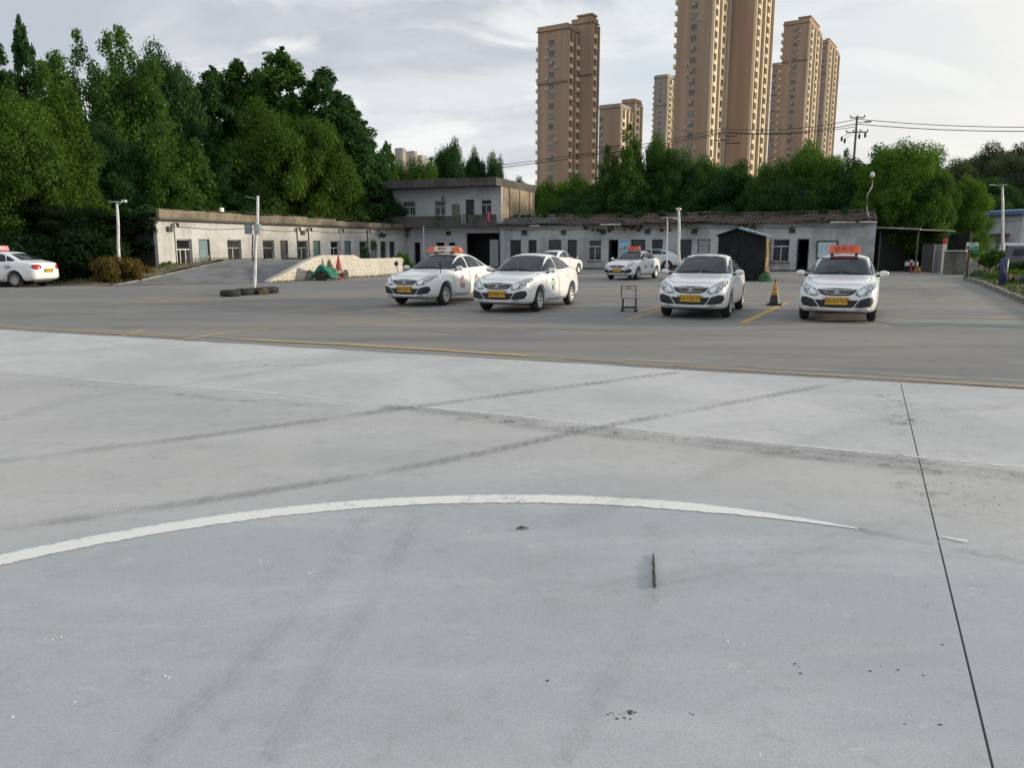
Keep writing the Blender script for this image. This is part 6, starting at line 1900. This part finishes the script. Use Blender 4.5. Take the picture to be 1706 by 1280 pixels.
def utility_pole(base, h, label, arms):
    p = thing('utility_pole', label, 'utility pole', (*base, 0), R(-10), 'utility poles behind the tiled building')
    m = MB(); m.tube([(0,0,0),(0,0,h)], [.17,.10], 10); m.build('pole', M['pole_wood'], p)
    for z, a, b in arms:
        m = MB(); m.box((a,-.05,z-.05),(b,.05,z+.05)); c_ = m.build('crossarm', M['rust'], p)
        n_ = max(2, int((b-a)/.55))
        for k in range(n_+1):
            x = a + (b-a)*k/n_
            m = MB(); m.lathe([(0,z+.06),(.05,z+.06),(.08,z+.12),(.05,z+.17),(.07,z+.22),(0,z+.26)], 10, 'z', (x,0,0)); m.build('insulator', M['pole_wood'], c_)
    return p
UB = (22.509,84.0); UH = 13.987
up = utility_pole(UB, UH, 'utility pole in front of the tallest tower', ((UH-.9,-.1,1.0),(UH-1.3,-1.2,.3),(UH-1.6,.1,1.4)))
UB2 = (34.368,80.0); UH2 = 14.429
up2 = utility_pole(UB2, UH2, 'utility pole with insulators against the sky at right', ((UH2-.1,-.6,.7),(UH2-1.5,-.9,1.1)))
m = MB(); m.tube([(0,0,UH2-.6),(.9,0,UH2-.5)], .03, 6); m.box((.75,-.12,UH2-.58),(1.35,.12,UH2-.46)); m.build('lamp_arm', M['rust'], up2)
for x, z in ((-1.3,UH2-2.1),(-1.0,UH2-2.3),(.35,UH2-1.9),(.9,UH2-1.8)):
    m = MB(); m.lathe([(0,-.25),(.09,-.22),(.12,0),(.09,.22),(0,.25)], 10, 'z', (x,0,z)); m.tube([(x,0,z+.2),(x*.3,0,z+.6)], .02, 5); m.build('drop_fuse', M['rust'], up2)
def cable_run(pts, sag, label, r_=.03, n=18):
    m = MB(); L_ = []
    for a, b in zip(pts, pts[1:]):
        a = Vector(a); b = Vector(b)
        for i in range(n + (1 if b is Vector(pts[-1]) else 0)):
            t_ = i/n; p = a.lerp(b, t_); p.z -= sag*4*t_*(1-t_); L_.append(p)
    L_.append(Vector(pts[-1]))
    m.tube(L_, r_, 4); return m.build('power_line', M['wire'], None, label=label, cat='power line', group='overhead lines')
cable_run([(-10.648,92.0,10.096), (22.402,84.0,13.867), (34.388,80.0,14.2), (54.847,70.0,12.224)], .5, 'uppermost overhead line running past both utility poles', .032)
cable_run([(-10.654,92.0,9.827), (22.417,84.0,13.565), (34.304,80.0,13.742), (54.89,70.0,11.923)], .5, 'overhead line running just under the uppermost one', .036)
cable_run([(7.256,90.0,11.882), (22.423,84.0,13.444), (34.207,80.0,13.455)], .4, 'lowest overhead line between the two utility poles', .028)
cable_run([(28.035,60.0,6.789), (30.079,56.0,5.453), (27.95,45.0,4.53), (28.793,40.0,4.234)], .12, 'thin pale wire crossing the trees to the right lamp pole', .014)

# white bent pole in front of the big evergreen
m = MB(); m.tube([(23.723,51.5,0.189), (23.475,51.5,3.229), (23.2,51.5,4.189), (23.178,51.5,4.953), (23.444,51.5,5.524), (23.394,51.5,6.13)], [.06,.05,.04,.04,.035,.03], 7)
bp = m.build('bent_pole', M['stone_white'], None, label='bent pale pole with a lamp at the right end of the tiled building', cat='pole')
m = MB(); h_ = Vector((23.394,51.5,6.13)); m.lathe([(0,.32),(.10,.28),(.16,.0),(.05,-.05)], 10, 'z', tuple(h_)); m.build('lamp_head', M['white_frame'], bp)

# ------------------------------------------------------------------ carport and gate area at right
ca = Vector((*(24.438,51.887), 0)); cb = Vector((*(25.964,50.024), 0))
cd = (cb - ca).normalized(); cl_ = (cb - ca).length; can = math.atan2(cd.y, cd.x)
cp = thing('carport', 'dark open carport with thin flat roof beside the tiled building', 'carport', tuple(ca), can)
for x, y in ((0,0),(cl_,0),(0,4.5),(cl_,4.5)):
    m = MB(); m.tube([(x,y,0),(x,y,2.62)], .06, 8); m.build('post', M['concrete_dark'], cp)
m = MB(); m.add([(-.7,-.4,2.86),(cl_+.25,-.4,2.66),(cl_+.25,5,2.66),(-.7,5,2.86),(-.7,-.4,2.93),(cl_+.25,-.4,2.73),(cl_+.25,5,2.73),(-.7,5,2.93)], [(0,3,2,1),(4,5,6,7),(0,1,5,4),(1,2,6,5),(2,3,7,6),(3,0,4,7)]); m.build('roof', M['pole_wood'], cp)
m = MB(); m.tube([(-.7,-.42,2.92),(cl_+.3,-.42,2.74)], .035, 6); m.build('roof_edge', M['steel'], cp)
m = MB(); m.box((-.2,5.2,0),(cl_+1.2,5.35,2.5)); m.box((-.2,.1,0),(-.05,5.2,2.5)); m.build('back_wall', M['cloth_dark'], cp)
def scooter(label, loc, rot, mat):
    sc_ = thing('scooter', label, 'scooter', loc, rot, 'scooters parked about the gateway')
    for x in (-.55,.55):
        m = MB(); m.lathe([(.12,-.05),(.22,-.055),(.25,0),(.22,.055),(.12,.05),(.05,.03),(.05,-.03),(.12,-.05)], 18, 'y', (x,0,.25)); m.build('wheel', M['rubber'], sc_)
    m = MB(); m.box((-.7,-.14,.38),(.05,.14,.66)); m.box((.05,-.14,.25),(.42,.14,.32)); m.add([(.38,-.2,.3),(.38,.2,.3),(.52,.14,.95),(.52,-.14,.95),(.46,-.2,.3),(.46,.2,.3),(.58,.14,.95),(.58,-.14,.95)], [(0,3,2,1),(4,5,6,7),(0,1,5,4),(1,2,6,5),(2,3,7,6),(3,0,4,7)]); m.build('body', M[mat], sc_)
    m = MB(); m.box((-.72,-.15,.663),(-.02,.15,.75)); m.build('seat', M['black'], sc_)
    m = MB(); m.tube([(.5,0,.95),(.46,0,1.05)], .03, 6); m.tube([(.46,-.32,1.08),(.44,0,1.05),(.46,.32,1.08)], .015, 6); m.build('handlebar', M['black'], sc_)
scooter('pale parked scooter under the dark carport', tuple(ca + cd*1.9 + Vector((-cd.y, cd.x, 0))*1.4), can + .3, 'white_frame')
scooter('dark scooter parked behind the verge, nearer the shrub', (*(32.795,53.894), 0), R(60), 'door_dark')
scooter('dull red scooter parked behind the verge, beside the lamp pole', (*(34.514,55.32), 0), R(75), 'cone_red')
M['dull_red'] = plain('dull_red_paint', (.22,.03,.03), .7, 0, .3)
fx = thing('fire_hydrant', 'small red hydrant with white cap beside the carport post', 'hydrant', (*(24.807,48.289), 0))
m = MB(); m.lathe([(.11,0),(.11,.06),(.065,.07),(.065,.55),(.085,.57),(.085,.62),(.055,.70),(0,.73)], 14); m.build('body', M['dull_red'], fx)
m = MB(); m.lathe([(0,.0),(.05,.0),(.05,.16),(0,.16)], 10, 'x', (.05,0,.45)); m.lathe([(0,0),(.05,0),(.05,-.16),(0,-.16)], 10, 'x', (-.05,0,.45)); m.build('outlet', M['dull_red'], fx)
m = MB(); m.lathe([(.075,.733),(.06,.80),(0,.83)], 12); m.build('cap', M['white_frame'], fx)
ob_ = heap('rubbish_sack', (*(25.812,49.432), 0), .26, .25, .36, plain('dull_orange_sack', (.30,.12,.04), .8, 0, .3, 4), 22, 'small dull orange bundle right of the red hydrant', 'bundle')
# pillar of grey blocks
pl_ = thing('block_pillar', 'pillar of grey blocks at the gateway right of the carport', 'pillar', (*(26.721,48.854), 0), can)
M['block'] = plain('grey_concrete_block', (.20,.21,.225), .9, 0, .25, 4)
bmsh = MB(); bmsh.box((-.145,-.14,0),(.145,.14,.17)); bmsh = bmsh.mesh('block', M['block'])
for j in range(10):
    for i in range(2):
        for kk in range(2):
            obj('block', bmsh, pl_, (-.15 + .30*i + (.012 if j % 2 else -.012), .29*kk, .18*j + .002))
# mottled gateway wall
gw = thing('gate_wall', 'mottled grey wall with pale coping between the block pillar and the green sign', 'wall', (*(25.895,46.67), 0), math.atan2(45.649-46.67, 26.639-25.895))
gl_ = math.hypot(45.649-46.67, 26.639-25.895)
m = MB(); m.box((0,0,0),(gl_,.25,1.36)); m.build('wall', plaster('mottled_wall', (.17,.165,.145), (.06,.064,.045), .95, 4), gw)
m = MB(); m.box((-.05,-.05,1.363),(gl_*.95,.30,1.43)); m.build('coping', M['stone_white'], gw)
dg_ = thing('dark_gate', 'dark sheet metal gate between the carport and the block pillar', 'gate', (*(25.701,48.854), 0), can)
gw_ = math.hypot(26.419-25.701, 48.854-48.854)
m = MB(); m.box((0,0,.06),(gw_,.05,1.72)); m.build('panel', M['door_dark'], dg_)
m = MB()
for k in range(8): m.tube([(gw_*(k+.5)/8,.02,1.72),(gw_*(k+.5)/8,.02,1.88)], [.015,.004], 5)
m.build('spike', M['rust'], dg_)
rb = MB(); rb.box((-.13,-.02,0),(.13,0,.62)); rb.box((-.13,-.025,.62),(.13,.005,.65))
rb.build('red_banner', M['red'], None, loc=(27.716,50.0,1.524), rot=can, label='small hanging red banner above the gateway wall', cat='banner')
# green sign on a post
sp_ = thing('road_sign', 'green and white sign board on a wooden post at the kerb end', 'sign', (*(22.368,38.133), 0), R(-22))
sY = 38.133
m = MB(); m.tube([(0,.06,0),(0,.06,2.35)], [.07,.05], 8); m.build('post', M['bark'], sp_)
zt, zm_, zb_ = 1.831, 1.658, 1.484
M['sign_white'] = plain('pale_sign_face', (.50,.58,.52), .5); M['sign_green'] = plain('green_sign_face', (.01,.15,.09), .45)
m = MB(); m.box((-.16,-.02,zb_),(.36,.0,zt)); m.build('board', M['sign_white'], sp_)
m = MB(); m.box((-.14,-.026,zb_+.02),(.34,-.0215,zm_)); m.build('green_band', M['sign_green'], sp_)
part('lettering', text_mesh('驾驶', .13, M['sign_green']), sp_, (.1,-.025,(zm_+zt)/2), (R(90),0,0))
part('lettering', text_mesh('考场', .12, M['sign_white']), sp_, (.1,-.0285,(zm_+zb_)/2+.01), (R(90),0,0))
m = MB(); m.box((.12,.0,zb_-.18),(.42,.015,zb_-.006)); m.build('lower_board', M['sign_green'], sp_)

# blue roofed building and vans
BB = Vector((*(42.032,72.0), 0)); BE = Vector((*(42.895,66.0), 0))
bd = (BE-BB).normalized(); bl_ = (BE-BB).length; ba = math.atan2(bd.y, bd.x)
bz = 4.362
bb = thing('site_building', 'grey white two storey shed with bright blue roof at right', 'building', tuple(BB), ba)
bo = [(.3,1.0,1.5,2.25,'w'), (2.35,.1,3.15,2.3,'d'), (3.3,.9,3.9,2.3,'w')]
m = MB(); wall_openings(m, -1.5, bl_, 0, bz, [(a,b,c,d) for a,b,c,d,_ in bo], 0, .2); m.build('wall', M['row_wall'], bb)
m = MB(); m.box((bl_-.2,.203,0),(bl_,6,bz)); m.box((-1.5,5.8,0),(bl_-.203,6,bz)); m.build('side_wall', M['row_wall'], bb)
m = MB(); m.add([(-1.9,-.5,bz+.003),(bl_+.3,-.5,bz+.003),(bl_+.3,6.3,bz+.003),(-1.9,6.3,bz+.003),(-1.9,-.5,bz+.38),(bl_+.3,-.5,bz+.30),(bl_+.3,6.3,bz+.7),(-1.9,6.3,bz+.8)], [(0,3,2,1),(4,5,6,7),(0,1,5,4),(1,2,6,5),(2,3,7,6),(3,0,4,7)])
m.build('roof', plain('blue_sheet_roof', (.045,.14,.28), .5, 0, .2, 1), bb)
m = MB(); m.box((-1.5,-.8,2.62),(bl_-1.2,-.003,2.78)); m.build('canopy_slab', M['concrete_dark'], bb)
for a,b,c,d,k in bo:
    if k == 'w': add_window(bb, a, b, c, d, .08, M['white_frame'], 0, .66, 1)
    else: add_door(bb, a, b, c, d, .08, M['white_frame'])
add_cable(bb, [(.2,-.05,3.6),(1.5,-.05,3.75),(3,-.05,3.7),(bl_,-.05,3.85)])
def van(label, loc, rot, mat, cat='van', Hs=1.0):
    v = thing('parked_van', label, cat, (*loc, 0), rot, 'vans parked at the right edge')
    pr = [(-2.3,.32),(-2.32,.75),(-2.15,1.05),(-1.45,1.18),(-.75,1.85),(-.4,1.93),(2.15,1.93),(2.28,1.75),(2.32,.9),(2.3,.35)]
    pr = [(y, z*Hs) for y, z in pr]
    m = MB(); n_ = len(pr)
    vs = [(x*(.86 if z > 1.2 else .92)/.9, y, z) for x in (-.84,.84) for y, z in pr]
    m.add(vs, [list(range(n_))[::-1], list(range(n_, 2*n_))] + [(i, (i+1) % n_, n_+(i+1) % n_, n_+i) for i in range(n_)])
    b = m.build('body', mat, v); fixn(b.data)
    bv = b.modifiers.new('edge', 'BEVEL'); bv.width = .08; bv.segments = 3
    m = MB(); m.add([(-.70,-1.44,1.23*Hs),(.70,-1.44,1.23*Hs),(.66,-.80,1.83*Hs),(-.66,-.80,1.83*Hs)], [(0,1,2,3)]); o_ = m.build('windscreen', M['car_glass'], v); o_.location = (0,-.035,.03)
    for sg in (-1,1):
        for y0, y1 in ((-1.2,-.35),(-.25,.75),(.85,1.9)):
            m = MB(); xo = sg*.835
            m.add([(xo*1.0+.03*sg,y0,1.22*Hs),(xo+.03*sg,y1,1.22*Hs),(xo+.005*sg,y1,1.72*Hs),(xo+.005*sg,max(y0,-.8) if y0 < -1 else y0,1.72*Hs)], [(0,1,2,3)]); m.build('side_window', M['car_glass'], v)
        for y in (-1.45,1.4):
            w = obj('wheel', None, v, (sg*.74, y, WR), (0,0,0 if sg > 0 else math.pi)); part('tyre', TYRE, w); part('rim', RIM, w)
        m = MB(); m.box((sg*.72-.12,-2.36,.72*Hs),(sg*.72+.12,-2.26,.92*Hs)); m.build('headlight', M['lamp'], v)
    m = MB(); m.box((-.5,-2.36,.52),(.5,-2.31,.68)); m.build('grille', M['black'], v)
    return v
van('white van at the right edge behind the pale lamp pole', (41.347,61.861), R(60), M['paint'])
van('dark grey minivan cut by the right edge in front of the white van', (32.499,47.0), R(55), plain('grey_van_paint', (.10,.105,.11), .35, .2, .1), 'minivan', .88)
# bunting and navy post on the verge
np1 = (19.22,30.338)
m = MB(); m.lathe([(0,.0),(.14,0),(.14,1.02),(.11,1.05),(0,1.05)], 16); m.build('navy_post', plain('navy_blue_paint', (.025,.04,.12), .5, 0, .3, 6), None, loc=(*np1, .12), label='thick navy blue post on the grass verge', cat='post')
fp_ = [(21.758,37.0,1.179), (21.053,35.0,0.828), (20.328,33.0,0.696), (19.496,31.0,1.035), (18.556,29.0,0.628), (17.827,27.0,0.633), (17.542,25.0,0.781)]
bt = thing('bunting', 'string of small coloured pennants over the grass verge at right', 'bunting', fp_[0])
o0 = Vector(fp_[0]); LP = [Vector(p) - o0 for p in fp_]
m = MB(); m.tube(LP, .008, 4); m.build('string', M['wire'], bt)
cols = [plain('pennant_' + n, c_, .7, 0, .15) for n, c_ in (('red',(.55,.06,.05)),('white',(.6,.6,.55)),('yellow',(.55,.40,.04)),('orange',(.62,.20,.04)),('purple',(.22,.13,.34)),('green',(.06,.30,.10)),('pink',(.6,.15,.25)),('blue',(.05,.12,.4)))]
q = random.Random(8); k = 0
for a, b in zip(LP, LP[1:]):
    n_ = max(2, int((b-a).length/.26))
    for i in range(n_):
        p = a.lerp(b, (i+.2)/n_); d = (b-a).normalized()*.10; tw = Vector((q.uniform(-.05,.05), q.uniform(-.05,.05), -.24))
        m = MB(); m.add([tuple(p-d), tuple(p+d), tuple(p+tw)], [(0,1,2)]); m.build('pennant', cols[k % 8], bt); k += 1

# planting and odds and ends along the verge
q = random.Random(61)
for i, (p, h, w, mt, lb) in enumerate((
    ((24.856,41.146), .55, .5, 'leaf', 'small leafy plant at the near end of the verge'),
    ((22.472,36.146), .5, .45, 'leaf_fresh_sunlit', 'small fresh plant in the middle of the verge grass'),
    ((20.857,31.73), .75, .6, 'leaf', 'leafy plant right of the navy post'),
    ((25.852,38.844), 1.2, .9, 'leaf_deep', 'dark leafy bush at the right picture edge'),
    ((31.408,48.854), 1.3, .8, 'leaf_deep', 'dark bush between the lamp pole and the white van'))):
    tree('bush', i % 3, mt, (*p, h, w), lb, cat='shrub')
for i, (p, lb) in enumerate(zip([(26.66,44.672),(26.353,41.146),(24.735,41.975)], ('grey plastic crate at the near end of the verge', 'grey crate under the bushes behind the navy post', 'grey crate at the foot of the green sign'))):
    m = MB()
    for z in (0, .1, .2): m.box((-.25, -.18, z), (.25, -.16, z+.07)); m.box((-.25, .16, z), (.25, .18, z+.07)); m.box((-.25, -.157, z), (-.23, .157, z+.07)); m.box((.23, -.157, z), (.25, .157, z+.07))
    for x in (-.24, .24):
        for y in (-.17, .17): m.box((x-.02, y-.02, -.0), (x+.02, y+.02, .275))
    m.build('crate', M['door_grey'], None, loc=(*p, .125 if i < 2 else .006), rot=.6*i, label=lb, cat='crate')
m = MB(); m.lathe([(.17,.02),(.31,.03),(.325,.06),(.325,.15),(.31,.18),(.20,.21),(.17,.19),(.17,.02)], 24)
obj('old_tyre', TY, None, (*(23.764,39.583), .12), (0, 0, 1), 'single old tyre lying on the verge near the green sign', 'tyre')
